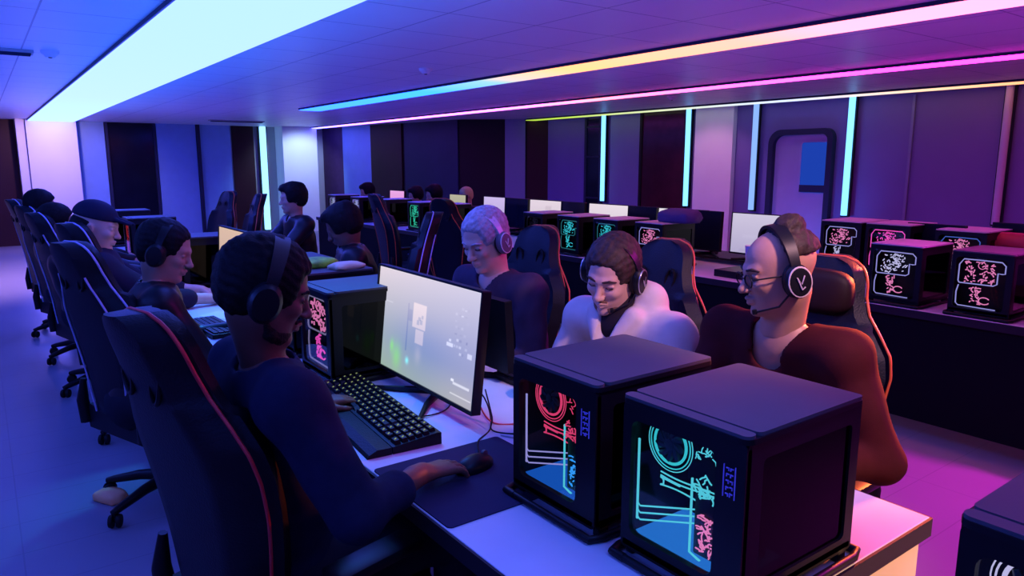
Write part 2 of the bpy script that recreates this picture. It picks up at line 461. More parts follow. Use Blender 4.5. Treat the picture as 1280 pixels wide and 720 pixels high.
def pc_case(label, cols, style='tank', seed=1, top=M_topgrey, detail=True, group=None):
    rng = random.Random(seed)
    t = thing('computer_case', label, 'computer case', (0, 0, 0), 0, group)
    w, d, h = CW, CD, CH
    ring, tubec, strip, floorc, glyph = cols
    zb = .022
    # base tray with looped rails
    bm = B(); box(bm, (0, 0, zb+.012), (d, w, .024), bev=.006)
    obj('base_tray', bm, M_blackm, t, 40)
    bm = B()
    for s in (-1, 1):
        tube(bm, [(-d/2-.018, s*(w/2-.03), .010), (-d/2-.018, s*(w/2+.005), .010), (-d/2+.01, s*(w/2+.014), .010), (d/2-.01, s*(w/2+.014), .010),
                  (d/2+.02, s*(w/2+.005), .010), (d/2+.02, s*(w/2-.05), .010)], .0095, 8)
    for x in (-d/2-.018, d/2+.02): tube(bm, [(x, -w/2+.03, .010), (x, w/2-.03, .010)], .0085, 8)
    for x in (-d/2+.03, d/2-.03):
        for y in (-w/2+.01, w/2-.01): box(bm, (x, y, .016), (.03, .02, .03), bev=.003)
    obj('base_rail', bm, M_blackm, t, 50)
    # glass side frame (-X face) with rounded window
    bm = B()
    o_ = rrect(-w/2, zb, w/2, h-.012, .012, 5); yw0, yw1, zw0, zw1 = -w/2+.062, w/2-.022, zb+.035, h-.045
    if style == 'board': yw0, yw1, zw0, zw1 = -w/2+.03, w/2-.02, zb+.025, h-.03
    i_ = rrect(yw0, zw0, yw1, zw1, .02, 5)
    frame_ring(bm, o_, i_, 0, -d/2, -d/2+.014)
    obj('side_frame', bm, M_blackm, t, 30)
    bm = B(); prism(bm, rrect(yw0-.004, zw0-.004, yw1+.004, zw1+.004, .02, 5), 0, -d/2+.005, -d/2+.008)
    obj('glass_panel', bm, M_glass, t)
    # -Y face frame with dark glass
    bm = B()
    frame_ring(bm, rrect(-d/2+.004, zb, d/2, h-.012, .01, 4), rrect(-d/2+.05, zb+.03, d/2-.03, h-.05, .012, 4), 1, -w/2, -w/2+.012)
    obj('front_frame', bm, M_blackm, t, 30)
    bm = B(); prism(bm, rrect(-d/2+.047, zb+.028, d/2-.028, h-.047, .012, 4), 1, -w/2+.006, -w/2+.009)
    obj('dark_glass_panel', bm, M_dglass, t)
    # closed back and far side
    bm = B(); box(bm, (d/2-.006, 0, (h+zb)/2-.006), (.012, w-.004, h-zb-.014)); box(bm, (0, w/2-.004, (h+zb)/2-.006), (d-.004, .008, h-zb-.014))
    obj('shell', bm, M_blackm, t)
    # top sheet with a front seam
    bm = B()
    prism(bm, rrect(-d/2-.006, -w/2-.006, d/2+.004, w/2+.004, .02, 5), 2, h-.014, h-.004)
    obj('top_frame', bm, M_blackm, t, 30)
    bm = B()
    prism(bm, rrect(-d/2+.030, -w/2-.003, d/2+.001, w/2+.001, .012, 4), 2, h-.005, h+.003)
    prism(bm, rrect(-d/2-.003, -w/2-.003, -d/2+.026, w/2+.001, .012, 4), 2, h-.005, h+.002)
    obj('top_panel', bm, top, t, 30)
    # interior
    yc = (yw0+yw1)/2
    if style == 'tank':
        bm = B(); box(bm, (-d/2+.10, yc-.01, zb+.028), (.16, yw1-yw0+.03, .006))
        obj('shroud', bm, emis('led_floor_'+floorc[0], floorc[1], 1.0), t)  # blue light on the case floor, put in as its own glow
        bm = B(); box(bm, (-d/2+.19, 0, h/2), (.006, w-.03, h-.06))
        obj('motherboard_tray', bm, M_black, t)
        # cooling fan with rings
        fy, fz = yw1-.058, zw1-.046
        fx = -d/2+.05
        F = thing_part('cooling_fan', t, (fx, fy, fz))
        Mx = Matrix.Rotation(-PI/2, 4, 'Y')
        bm = B()
        for k in range(9):
            a = 2*PI*k/9
            p = [(0, .010*math.cos(a), .010*math.sin(a)), (-.003, .024*math.cos(a+.35), .024*math.sin(a+.35)), (0, .034*math.cos(a+.6), .034*math.sin(a+.6))]
            tube(bm, p, [.004, .0065, .005], 5)
        lathe(bm, [(0, .008), (.011, .006), (.012, -.004), (0, -.004)], 16, Mx)
        obj('fan_blades', bm, mat('fan_green', (.02, .08, .06), .4), F, 50)
        for rr, th, cc in ((.040, .0030, ring), (.050, .0013, ring), (.056, .0010, tubec)):
            bm = B(); tube(bm, [(0, rr*math.cos(2*PI*k/36), rr*math.sin(2*PI*k/36)) for k in range(36)], th, 6, True)
            obj('light_ring', bm, emis('led_'+cc[0], cc[1], 1.0), F)
        # hard tubes sweeping below the fan
        bm = B()
        def sweep(y0, z0, amp):
            return [(fx-.004, y0-.15*s, z0+amp*math.sin(s*PI*1.6)*(1-.3*s)) for s in [k/14 for k in range(15)]]
        for z, a in ((fz-.062, -.003), (fz-.070, -.004), (fz-.090, .004)):
            tube(bm, [p for p in sweep(yw1-.04, z, a) if p[1] > yw0+.004], .0016, 6)
        tube(bm, [(fx-.004, yw1-.040, fz-.090), (fx-.004, yw1-.048, fz-.086), (fx-.004, yw1-.048, fz-.078), (fx-.004, yw1-.040, fz-.074), (fx-.004, yw1-.09, fz-.076)], .0018, 6)
        obj('coolant_tube', bm, emis('led_'+tubec[0], tubec[1], 1.0), t)
        # edge strip, then glowing lines for reflections on the shelf edges
        bm = B(); box(bm, (-d/2+.022, yw1-.002, (zw0+zw1)/2-.01), (.003, .004, zw1-zw0-.07))
        obj('light_line', bm, emis('led_'+strip[0], strip[1], 1.0), t)
        bm = B()
        for k in range(3):
            z = zw0+.038+.015*k
            tube(bm, [(-d/2+.022, yw1-.004, z-.012+.004), (-d/2+.022, yw1-.010, z-.012), (-d/2+.15, yw0+.055, z-.008)], .0018, 5)
        obj('light_line', bm, emis('led_'+strip[0], strip[1], 1.0), t)  # three glowing lines stand in for reflecting shelf edges
        # GPU block framed by an L-shaped line
        gy = yc-.028
        bm = B(); box(bm, (-d/2+.09, (gy+yw0)/2-.01, zw0+.065), (.10, abs(gy-yw0)+.02, .125), bev=.004)
        G = obj('graphics_card', bm, M_black, t, 30)
        bm = B()
        tube(bm, [(-d/2+.036, gy+.004, zw0+.155), (-d/2+.036, gy+.004, zw0+.004), (-d/2+.036, gy-.022, zw0-.004)], .0026, 6)
        obj('light_line', bm, emis('led_'+tubec[0], tubec[1], 1.0), G)
        bm = B(); seg_glyphs(bm, rng, yw0+.006, gy-.016, zw0+.012, zw0+.09, 46 if detail else 12, -d/2+.036)
        obj('lit_emblem', bm, emis('led_'+glyph[0], glyph[1], 1.0), G)
        bm = B(); seg_glyphs(bm, rng, yw0+.004, gy+.004, zw0+.125, zw0+.165, 34, -d/2+.036, r=.0016)
        seg_glyphs(bm, rng, yw0+.004, yc-.01, zw1-.065, zw1-.006, 34, -d/2+.06, r=.0012)
        obj('lit_cluster', bm, emis('led_'+tubec[0], tubec[1], 1.0), t)
        if strip is tubec or ring is tubec:
            bm = B(); box(bm, (-d/2+.03, yw0+.006, (zw0+zw1)/2+.02), (.004, .008, zw1-zw0-.05))
            obj('light_line', bm, emis('led_sky', (.05, .5, 1.4), 1.0), t)
        # stacked memory sticks
        for k in range(4):
            bm = B(); box(bm, (-d/2+.15, yc-.012-.009*k, zw1-.055), (.03, .004, .06))
            obj('memory_stick', bm, M_black, t)
        # vertical badge on the pillar
        bm = B()
        for z0, n in ((.262, 3), (.240, 2), (.212, 3)):
            pass
        rb = random.Random(3)
        for col in (0, 1):
            z = h-.062
            for k in range(5):
                hh = rb.uniform(.006, .011)
                y = -w/2+.036-col*.0085
                box(bm, (-d/2-.001, y, z-hh/2), (.0022, .0062, .0018))
                box(bm, (-d/2-.001, y+rb.choice((-.0022, .0022)), z-hh/2-.002), (.0022, .0016, hh*.75))
                z -= hh+.0035
        for y in (-w/2+.044, -w/2+.020): box(bm, (-d/2-.001, y, h-.090), (.002, .0014, .06))
        obj('pillar_badge', bm, mat('badge_lavender', (.55, .42, .9), .4), t)
    else:
        # motherboard outline case
        x = -d/2+.02
        bm = B(); box(bm, (-d/2+.10, 0, h/2), (.006, w-.03, h-.06)); obj('motherboard_tray', bm, M_black, t)
        y1, y2, y3 = yw1-.012, yw0+.03, yw0+.012
        top_ = zw1-.012; mid = (zw0+zw1)/2-.005
        bm = B()
        tube(bm, [(x, y1-.006, mid), (x, y1, mid+.01), (x, y1, top_-.03), (x, y1-.02, top_), (x, yc-.0, top_), (x, y2+.0, top_-.002), (x, y3, top_-.02), (x, y3, top_-.06),
                  (x, y3+.014, top_-.062), (x, y2+.014, top_-.06), (x, y2+.014, mid+.01), (x, y2+.03, mid), (x, y1-.006, mid)], .0031, 6)
        tube(bm, [(x, y1-.004, mid-.012), (x, y1+.004, mid-.05), (x, y1+.002, zw0+.02), (x, y1-.01, zw0+.008), (x, y2+.01, zw0+.004)], .0031, 6)
        obj('light_outline', bm, emis('led_'+strip[0], strip[1], 1.0), t)
        bm = B(); seg_glyphs(bm, rng, y2+.03, y1-.025, mid+.008, top_-.012, 60 if detail else 16, x+.004, r=.0029)
        tube(bm, [(x, yc+.018*math.cos(a), top_-.028+.018*math.sin(a)) for a in [k*PI/8 for k in range(16)]], .002, 5, True)
        obj('lit_cluster', bm, emis('led_'+tubec[0], tubec[1], 1.0), t)
        bm = B()
        seg_glyphs(bm, rng, yc+.0, yc+.045, zw0+.02, mid-.01, 26 if detail else 10, x+.004, r=.003)
        tube(bm, [(x, yc-.025+.026*math.cos(a), zw0+.045+.018*math.sin(a)) for a in [-2.6+k*.4 for k in range(14)]], .003, 5)
        obj('lit_emblem', bm, emis('led_'+glyph[0], glyph[1], 1.0), t)
    return t

def thing_part(name, parent, loc):
    o = bpy.data.objects.new(name, None); C.collection.objects.link(o); o.parent = parent; o.location = loc
    o.empty_display_size = .02
    return o

teal = ('teal', (.05, .75, .85)); pinkr = ('rose', (1.0, .07, .22)); lav = ('lavender', (.42, .40, .95))
cyan = ('cyan', (.12, .85, 1.0)); blue = ('blue', (.01, .12, .62)); bluef = ('azure', (.02, .22, .75))
pink = ('pink', (1.1, .30, .65)); white = ('pale', (.75, .72, 1.1)); green = ('green', (.05, .85, .55)); mag = ('magenta', (1.3, .12, .7))
red = ('red', (.9, .04, .05))
XC = .985+CD/2
def put_case(c, xf, yc, z=DESK, rz=0):
    c.location = (xf+CD/2, yc, z); c.rotation_euler = (0, 0, rz); return c
caseB = put_case(pc_case('computer case glowing teal inside, nearest of the two on the desk end', (teal, cyan, cyan, bluef, pink), seed=4), 1.0, .835)
caseA = put_case(pc_case('computer case with rose fan ring beside the hoodie wearer', (pinkr, pinkr, lav, blue, white), seed=9), .99, 1.195)
# case A shows a cyan framed card inside
for ch in caseA.children:
    if ch.name.startswith('graphics_card'):
        for g in ch.children:
            g.data.materials.clear(); g.data.materials.append(emis('led_cyan', cyan[1]) if g.name.startswith('light') else emis('led_sky', (.05, .5, 1.4)))
caseF = put_case(pc_case('cropped computer case in the near right corner with white fan arc', (white, white, lav, blue, white), seed=5), 1.0, .215)
caseC = put_case(pc_case('computer case with pink and white lights behind the first big monitor', (white, pink, pink, lav, mag), style='board', seed=12), .96, 2.55)
for ch in caseC.children:
    if ch.name.startswith('light_outline'):
        ch.data.materials.clear(); ch.data.materials.append(emis('led_dim', (.25, .22, .40)))
caseC2 = put_case(pc_case('computer case further along the desk with bags lying on top', (white, white, lav, blue, white), style='board', seed=13, detail=False), .99, 3.02)
caseC3 = put_case(pc_case('blue topped computer case just beyond the one with bags on it', (lav, white, lav, blue, white), style='board', seed=17, detail=False), .99, 3.46)
caseD = put_case(pc_case('computer case with white lights left of the second player', (white, white, white, blue, white), style='board', seed=14, detail=False), .96, 4.9)
caseG = put_case(pc_case('computer case with a red light strip, far along the first desk', (white, red, red, blue, red), style='board', seed=15, detail=False), .98, 6.85)
caseH = put_case(pc_case('furthest computer case on the first desk by the dark window', (green, green, green, blue, green), style='board', seed=16, detail=False), .98, 8.0)

# second desk, near line
protoR = pc_case('computer case glowing lavender and pink, left of the pair at far right', (lav, white, lav, blue, pink), style='board', seed=21, top=mat('lit_top_sheet', (.45, .42, .48), .5))  # paler top sheet has the light on these tops in its colour
G2 = 'computer cases along the near side of the second desk'
put_case(protoR, 4.14, 1.97); protoR['group'] = G2
c2 = pc_case('computer case glowing pink inside, right of the pair at far right', (lav, pink, lav, blue, pink), style='board', seed=22, group=G2); put_case(c2, 4.14, 1.53)
c3 = pc_case('computer case cut by the right picture edge on the second desk', (mag, mag, lav, blue, mag), style='board', seed=23, group=G2); put_case(c3, 4.14, 1.10)
def dupcase(src, y, label, xf=4.14, col=None, group=G2, z=DESK):
    c = copy_tree(src); put_case(c, xf, y, z); c['label'] = label; c['group'] = group
    if col:
        for ch in c.children:
            for k, cc in col.items():
                if ch.name.startswith(k):
                    ch.data = ch.data.copy(); ch.data.materials.clear(); ch.data.materials.append(emis('led_'+cc[0], cc[1]))
    return c
tealset = {'light_outline': ('dimteal', (.03, .22, .26)), 'lit_cluster': teal, 'lit_emblem': teal}
palecol = {'light_outline': lav, 'lit_cluster': ('palecold', (.5, .6, .9)), 'lit_emblem': ('palecold', (.5, .6, .9))}
gcol = {'light_outline': green, 'lit_cluster': green, 'lit_emblem': green}
dupcase(protoR, 3.85, 'computer case with pink-white lights behind the hoodie wearer\'s head', col={'lit_cluster': pink, 'lit_emblem': white})
dupcase(protoR, 4.33, 'teal computer case just left above the hoodie wearer\'s hair', col=tealset)
dupcase(protoR, 4.80, 'teal computer case beside the tall chair of the grey-haired player', col=tealset)
dupcase(protoR, 5.30, 'dark computer case just left of the teal one on second desk', col={'light_outline': ('off', (.01, .01, .03)), 'lit_cluster': ('off', (.01, .01, .03)), 'lit_emblem': ('off', (.01, .01, .03))})
dupcase(protoR, 7.05, 'green lit computer case in the middle of the second desk', col=gcol)
dupcase(protoR, 7.60, 'green lit computer case left of another green one, mid second desk', col=gcol)
dupcase(protoR, 8.45, 'pale lit computer case third from the far end of second desk', col=palecol)
dupcase(protoR, 9.25, 'pale lit computer case second from the far end of second desk', col=palecol)
dupcase(protoR, 10.05, 'pale lit computer case at the very far end of second desk', col=palecol)
# rear line of second desk
G3 = 'computer cases on the rear half of the second desk'
dupcase(protoR, 2.66, 'pink-white lit rear case left of the magenta one', xf=4.78, col={'lit_cluster': pink, 'lit_emblem': white}, group=G3, z=DESK+.06)
dupcase(protoR, 2.34, 'magenta glowing rear case beneath the white-cyan tube', xf=4.78, col={'light_outline': mag, 'lit_cluster': mag, 'lit_emblem': pink}, group=G3, z=DESK+.06)
dupcase(protoR, 1.90, 'blue and pink lit rear case beside the red topped cushion', xf=4.78, col={'light_outline': ('blue2', (.08, .15, .6)), 'lit_cluster': pink, 'lit_emblem': white}, group=G3, z=DESK+.05)

# raised shelf the rear line stands on
t = thing('monitor_riser', 'low dark riser shelf running along the rear half of the second desk', 'riser', (4.98, 5.6, DESK))
bm = B(); box(bm, (0, 0, .04), (.42, 9.6, .015), bev=.003); obj('shelf', bm, M_blackm, t)
bm = B()
for k in range(9): box(bm, (0, -4.6+1.15*k, .016), (.38, .03, .032))
obj('support', bm, M_blackm, t)

# ------------------------------------------------------------------ monitors (local: screen faces -X)
def screen_mesh(w, h, fn, nx=96, nz=54, x=0):
    ys = np.linspace(w/2, -w/2, nx+1); zs = np.linspace(0, h, nz+1)
    verts = [(x, float(y), float(z)) for z in zs for y in ys]
    faces = [(j*(nx+1)+i, (j+1)*(nx+1)+i, (j+1)*(nx+1)+i+1, j*(nx+1)+i+1) for j in range(nz) for i in range(nx)]
    me = bpy.data.meshes.new('screen'); me.from_pydata(verts, [], faces)
    ca = me.color_attributes.new('picture', 'FLOAT_COLOR', 'POINT')
    arr = np.ones((len(verts), 4), np.float32)
    U, V = np.meshgrid(np.linspace(0, 1, nx+1), np.linspace(0, 1, nz+1))
    rgb = fn(U, V)
    for c in range(3): arr[:, c] = rgb[c].ravel()
    ca.data.foreach_set('color', arr.ravel())
    return me
def blob(U, V, u, v, a, b): return np.exp(-(((U-u)/a)**2+((V-v)/b)**2))
def boxm(U, V, u0, u1, v0, v1): return ((U > u0) & (U < u1) & (V > v0) & (V < v1)).astype(float)
def game_picture(U, V):
    r = .33+.40*np.clip(V*1.2-.35, 0, 1)**1.3+.14*(1-U)*V-.10*boxm(U, V, -1, 2, -1, -1)
    g = .36+.32*np.clip(V*1.2-.35, 0, 1)**1.3+.10*(1-U)*(1-.3*V)
    b = .56+.26*np.clip(V, 0, 1)-.16*(1-U)*(1-V)-.04*(1-U)
    mist = blob(U, V, .5, .35, .35, .25)*.08
    r -= mist*1.3; g -= mist; b += mist*.5
    warm = blob(U, V, .95, .0, .3, .25)*.12
    r += warm; g += warm*.6; b -= warm*.3
    card = boxm(U, V, .40, .535, .50, .74)+boxm(U, V, .44, .52, .36, .5)*.85
    for (u, v) in ((.47, .60), (.49, .57), (.46, .56), (.50, .62)): card -= boxm(U, V, u-.012, u+.012, v-.02, v+.02)*.75
    card += blob(U, V, .48, .26, .03, .08)*.35
    r += card*.33; g += card*.22; b += card*.14
    dark = boxm(U, V, .345, .36, .25, .72)*.10+boxm(U, V, .36, .40, .55, .66)*.08
    r -= dark; g -= dark; b -= dark*.5
    gb = blob(U, V, .26, .16, .045, .12)*.25+blob(U, V, .20, .24, .02, .06)*.3
    g += gb; r -= gb*.1; b -= gb*.6
    cy = blob(U, V, .375, .16, .016, .03)*.6; g += cy; b += cy; 
    rng = np.random.RandomState(5)
    for k in range(8):
        v = .80-.055*k
        for j in range(5):
            u = .80+.025*j+rng.uniform(-.004, .004)
            if rng.rand() < .75:
                q = boxm(U, V, u, u+.018, v, v+.016+.01*rng.rand())*rng.uniform(-.12, .22); r += q; g += q; b += q
    for (u0, u1, v0, v1, a) in ((.74, .80, .46, .50, .35), (.76, .78, .50, .53, .3), (.92, .96, .42, .46, .3), (.80, .83, .17, .20, .5), (.82, .96, .155, .17, .35), (.80, .98, .06, .075, .3), (.04, .18, .66, .668, .12)):
        q = boxm(U, V, u0, u1, v0, v1)*a; r += q; g += q; b += q
    return r, g, b

def monitor(label, w, h, picture, tilt=.06, nx=96, nz=54, group=None, feet=True, on=True, zc=.06, strength=1.):
    t = thing('monitor', label, 'monitor', (0, 0, 0), 0, group)
    bev = .007
    ex = Matrix.Rotation(tilt, 4, 'Y')
    P = thing_part('panel', t, (0, 0, zc)) ; P.rotation_euler = (0, tilt, 0)
    bm = B()
    frame_ring(bm, rrect(-w/2-bev, -.012, w/2+bev, h+bev, .004, 2), rrect(-w/2, 0, w/2, h, .002, 2), 0, -.010, .004)
    obj('bezel', bm, M_black, P)
    bm = B(); prism(bm, rrect(-w/2-bev, -.012, w/2+bev, h+bev, .004, 2), 0, .004, .022)
    prism(bm, rrect(-w/2+.12, .05, w/2-.12, h-.06, .03, 4), 0, .02, .045)
    obj('back_cover', bm, M_black, P)
    if on: s = link('screen', screen_mesh(w, h, picture, nx, nz, -.004), emis_attr('screen_picture_%g' % strength, strength), P)
    else:
        bm = B(); box(bm, (-.001, 0, h/2), (.006, w, h)); s = obj('screen', bm, M_nightglass, P)
    if feet:
        bm = B()
        tube(bm, [(.04, 0, .0+zc+h*.45), (.075, 0, zc+h*.3), (.08, 0, .02)], [.016, .02, .024], 10)
        obj('stand_neck', bm, M_black, t, 40)
        for s in (-1, 1):
            bm = B(); tube(bm, [(.085, 0, .012), (-.02, s*.10, .010), (-.10, s*.20, .007)], [.016, .011, .007], 8)
            obj('stand_foot', bm, M_black, t, 40)
        bm = B(); tube(bm, [(.08, 0, .012), (.15, 0, .008)], [.014, .008], 8); obj('stand_foot', bm, M_black, t, 40)
    return t
m = monitor('large lit monitor with pale game picture in front of the near player', .72, .365, game_picture, tilt=.115, nx=160, nz=90, zc=.055)
m.location = (1.155, 2.115, DESK); m.rotation_euler = (0, 0, R(-1.5))
def flat_picture(a, b, seed=0):
    def fn(U, V):
        rng = np.random.RandomState(seed)
        k = V[..., ]*1.
        out = [a[c]+(b[c]-a[c])*k for c in range(3)]
        for _ in range(6):
            u, v = rng.rand()*.8, rng.rand()*.8
            q = boxm(U, V, u, u+.1+.2*rng.rand(), v, v+.05+.1*rng.rand())*rng.uniform(-.12, .05)
            out = [o+q for o in out]
        return out
    return fn
m = monitor('second monitor with cream screen half hidden by the near player\'s head', .62, .36, flat_picture((.55, .38, .36), (.72, .50, .40), 2), nx=32, nz=18)
m.location = (1.15, 4.30, DESK)
m = monitor('back of a black monitor facing the grey-haired player', .40, .25, None, on=False)
m.location = (1.50, 2.24, DESK); m.rotation_euler = (0, 0, PI)
# far white monitors on the riser, screens toward the first desk
GW = 'lit monitors along the second desk'
wp = flat_picture((.55, .50, .72), (.78, .72, .86), 4)
specs = [  # y, w, picture colours, label
 (9.41, .44, ((.62, .22, .62), (.85, .40, .80)), 'small pink lit screen at the far end of the second desk'),
 (7.77, .38, ((.32, .32, .25), (.48, .46, .34)), 'small dull yellow screen beside the blond person'),
 (6.93, .50, ((.45, .38, .70), (.62, .50, .85)), 'lavender-white screen just right of the blond person'),
 (6.05, .60, ((.60, .50, .62), (.80, .68, .78)), 'white screen above the grey-haired player\'s chair'),
 (5.02, .60, ((.62, .54, .66), (.82, .72, .80)), 'white screen above left of the hoodie wearer'),
 (4.17, .58, ((.66, .58, .74), (.84, .76, .84)), 'white screen directly left of the big pale pillar'),
 (3.34, .56, ((.45, .40, .62), (.62, .56, .74)), 'white screen left of the maroon sweater wearer\'s head'),
]
for (y, w, cc, lab) in specs:
    m = monitor(lab, w, .31, flat_picture(cc[0], cc[1], int(y*10)), tilt=.04, nx=24, nz=14, group=GW, zc=.05)
    m.location = (4.86, y, DESK+.047)
GD = 'switched off monitors on the second desk'
for (y, w, x, lab) in ((4.58, .34, 4.83, 'dark switched off monitor between two white screens'), (3.84, .26, 4.83, 'dark monitor against the foot of the pale pillar'), (6.49, .42, 4.83, 'dark monitor between the lavender and white screens'), (5.53, .34, 4.83, 'dark monitor left of the white screen above the hoodie wearer')):
    m = monitor(lab, w, .31, None, tilt=.04, on=False, group=GD, zc=.05); m.location = (x, y, DESK+.047)
m = monitor('dark monitor right of the magenta case under the wall tube', .34, .31, None, tilt=.04, on=False, group=GD, zc=.05); m.location = (4.95, 2.1+.02, DESK+.047)
m = monitor('dark monitor behind the red cushion at far right', .62, .33, None, tilt=.04, on=False, group=GD, zc=.05); m.location = (5.14, 1.55, DESK+.047)

# ------------------------------------------------------------------ keyboard, mouse, pad, cables
def keyboard(label, L=.70, D=.225, detail=True):
    """local: long axis Y, user on -X side"""
    t = thing('keyboard', label, 'keyboard', (0, 0, 0))
    bm = B(); 
    prism(bm, [(-D/2+.075, 0), (D/2, 0), (D/2, .034), (D/2-.012, .036), (-D/2+.075, .020)], 1, -L/2, L/2)
    obj('case', bm, M_black, t)
    bm = B(); prism(bm, [(-D/2, 0), (-D/2+.072, 0), (-D/2+.072, .020), (-D/2+.03, .021), (-D/2+.006, .010)], 1, -L/2, L/2)
    obj('wrist_rest', bm, M_leather, t)
    rows = 6; x0 = -D/2+.083; x1 = D/2-.008; pitch = (x1-x0)/rows
    def keymesh(wy):
        bm = B(); wx = pitch*.84; h = .011
        a = [(-wx/2, -wy/2), (wx/2, -wy/2), (wx/2, wy/2), (-wx/2, wy/2)]
        lo = [bm.verts.new((x, y, 0)) for x, y in a]; hi = [bm.verts.new((x*.74, y*.8, h)) for x, y in a]
        bm.faces.new(hi)
        for i in range(4): bm.faces.new((lo[i], lo[(i+1) % 4], hi[(i+1) % 4], hi[i]))
        # legend: small lit strokes on the cap
        for (px, py, sx, sy) in ((.0, .0, .004, .0016), (.0022, .0018, .0014, .005), (-.0022, -.0012, .0014, .004)):
            box(bm, (px, py, h+.0003), (sx*1.2, sy*1.3, .0008), mi=1)
        me = bpy.data.meshes.new('key'); bm.to_mesh(me); bm.free()
        me.materials.append(M_black); me.materials.append(emis('key_legend', (.36, .45, .17), 1.0))
        return me
    unit = (L-.03)/17.
    km = {1: keymesh(unit*.86), 2: keymesh(unit*2*.93), 5: keymesh(unit*5*.95)}
    n = 0
    for r_ in range(rows):
        y = L/2-.015; k = 0
        while y > -L/2+.02:
            sz = 1
            if r_ == 0 and k == 3: sz = 5
            elif k == 0 and r_ in (0, 1, 2): sz = 2
            elif r_ in (1, 2) and k == 11: sz = 2
            if y-unit*sz < -L/2+.010: sz = 1
            if n < 100 and y-unit*sz > -L/2+.004:
                xk = x0+pitch*(r_+.5)
                o = bpy.data.objects.new('key', km[sz]); C.collection.objects.link(o); o.parent = t
                o.location = (xk, y-unit*sz/2, .0205+(xk+D/2-.075)/(D-.075)*.015); o.rotation_euler = (0, -.1, 0); n += 1
            y -= unit*sz; k += 1
            if r_ < 5 and k in (13-(2 if r_ == 0 else 0),): y -= unit*.25
    bm = B()
    box(bm, (D/2-.012, 0, .020), (.004, L*.96, .004))
    obj('back_light', bm, emis('kb_glow', (.02, .1, .4)), t)
    return t
kb = keyboard('black keyboard with greenish lit keys and wrist rest before the near player')
kb.location = (.925, 2.07, DESK+.001); kb.rotation_euler = (0, 0, R(-5))
bm = B(); prism(bm, rrect(.765, 1.275, 1.165, 1.66, .012, 4), 2, DESK+.0003, DESK+.0035)
tag(obj('mouse_pad', bm, M_pad), 'dark purple cloth mouse pad on the front corner of the desk', 'mouse pad')
def mouse(label, loc, rz):
    t = thing('computer_mouse', label, 'mouse', loc, rz)
    bm = B(); bmesh.ops.create_uvsphere(bm, u_segments=20, v_segments=12, radius=1)
    for v in bm.verts:
        v.co.x *= .062; v.co.y *= .033*(1-.12*v.co.x/.062); v.co.z = max(v.co.z, -.15)*.034+.005
    obj('shell', bm, M_black, t, 60)
    bm = B(); lathe(bm, [(0, -.004), (.009, -.004), (.009, .004), (0, .004)], 14, Matrix.Translation((.034, 0, .033)) @ Matrix.Rotation(PI/2, 4, 'X'))
    obj('scroll_wheel', bm, mat('wheel_grey', (.1, .1, .1), .5), t)
    return t
mouse('black mouse under the near player\'s right hand', (.985, 1.505, DESK+.004), R(8))
def cable(label, pts, r, m, cat='cable'):
    # smooth the polyline
    P = [Vector(p) for p in pts]; out = []
    for i in range(len(P)-1):
        p0, p1, p2, p3 = P[max(i-1, 0)], P[i], P[i+1], P[min(i+2, len(P)-1)]
        for k in range(6):
            s = k/6; out.append(.5*((2*p1)+(-p0+p2)*s+(2*p0-5*p1+4*p2-p3)*s*s+(-p0+3*p1-3*p2+p3)*s**3))
    out.append(P[-1])
    bm = B(); tube(bm, out, r, 6); return tag(obj('cable', bm, m, None, 60), label, cat)
Z = DESK+.004
M_cable = mat('cable_black', (.01, .01, .012), .5); M_cabler = mat('cable_red_lit', (.5, .05, .06), .45); M_cablew = mat('cable_white', (.55, .5, .55), .5)  # red light on one cable is put into its own colour
cable('black cable trailing from the monitor stand toward the mouse', [(1.24, 2.1, .86), (1.27, 1.9, Z+.05), (1.2, 1.74, Z), (1.1, 1.66, Z), (1.05, 1.58, Z+.002), (1.03, 1.535, Z+.004)], .0026, M_cable)
cable('red lit cable hanging behind the lower right of the big monitor', [(1.22, 1.86, .86), (1.2, 1.80, .79), (1.22, 1.75, Z), (1.30, 1.70, Z), (1.42, 1.72, Z), (1.5, 1.8, Z)], .003, M_cabler)
cable('black cable looping down beside the big monitor', [(1.22, 1.80, .84), (1.19, 1.72, .78), (1.18, 1.70, Z), (1.24, 1.62, Z), (1.33, 1.56, Z), (1.42, 1.60, Z)], .0026, M_cable)
cable('pale cable lying in loops on the desk behind the mouse pad', [(1.18, 1.66, Z), (1.22, 1.60, Z), (1.28, 1.63, Z), (1.32, 1.52, Z), (1.25, 1.50, Z), (1.30, 1.44, Z), (1.38, 1.47, Z)], .0035, M_cablew)
cable('thin black keyboard cable crossing the desk to the stand', [(1.01, 1.95, Z+.01), (1.10, 1.93, Z), (1.2, 1.98, Z), (1.32, 2.2, Z), (1.45, 2.3, Z)], .0024, M_cable)
# papers on the desk
def paper(label, x, y, rz, w=.16, d=.22, z=DESK+.0008, m=None):
    bm = B(); box(bm, (0, 0, 0), (w, d, .0012))
    o = obj('paper_sheet', bm, m or mat('paper', (.75, .72, .74), .7)); o.location = (x, y, z); o.rotation_euler = (0, 0, rz)
    return tag(o, label, 'paper')
paper('loose white sheet on the desk behind the rose lit case', 1.30, 1.46, .25, .2, .16)
paper('sheet lying flat in front of the second player', .98, 3.95, .5, .14, .20)
paper('curled sheet near the foot of the cream screen monitor', 1.02, 3.72, -.4, .12, .2, z=DESK+.0025)
def small_keyboard(label, x, y, rz=0):
    t = thing('keyboard', label, 'keyboard', (x, y, DESK), rz)
    bm = B(); box(bm, (0, 0, .012), (.14, .42, .022), bev=.004); obj('case', bm, M_black, t)
    bm = B()
    for i in range(5):
        for j in range(15): box(bm, (-.05+.025*i, -.19+.027*j, .026), (.02, .022, .008))
    o = obj('key_block', bm, mat('keys_dark', (.02, .02, .03), .5), t); o['kind'] = 'stuff'
    return t
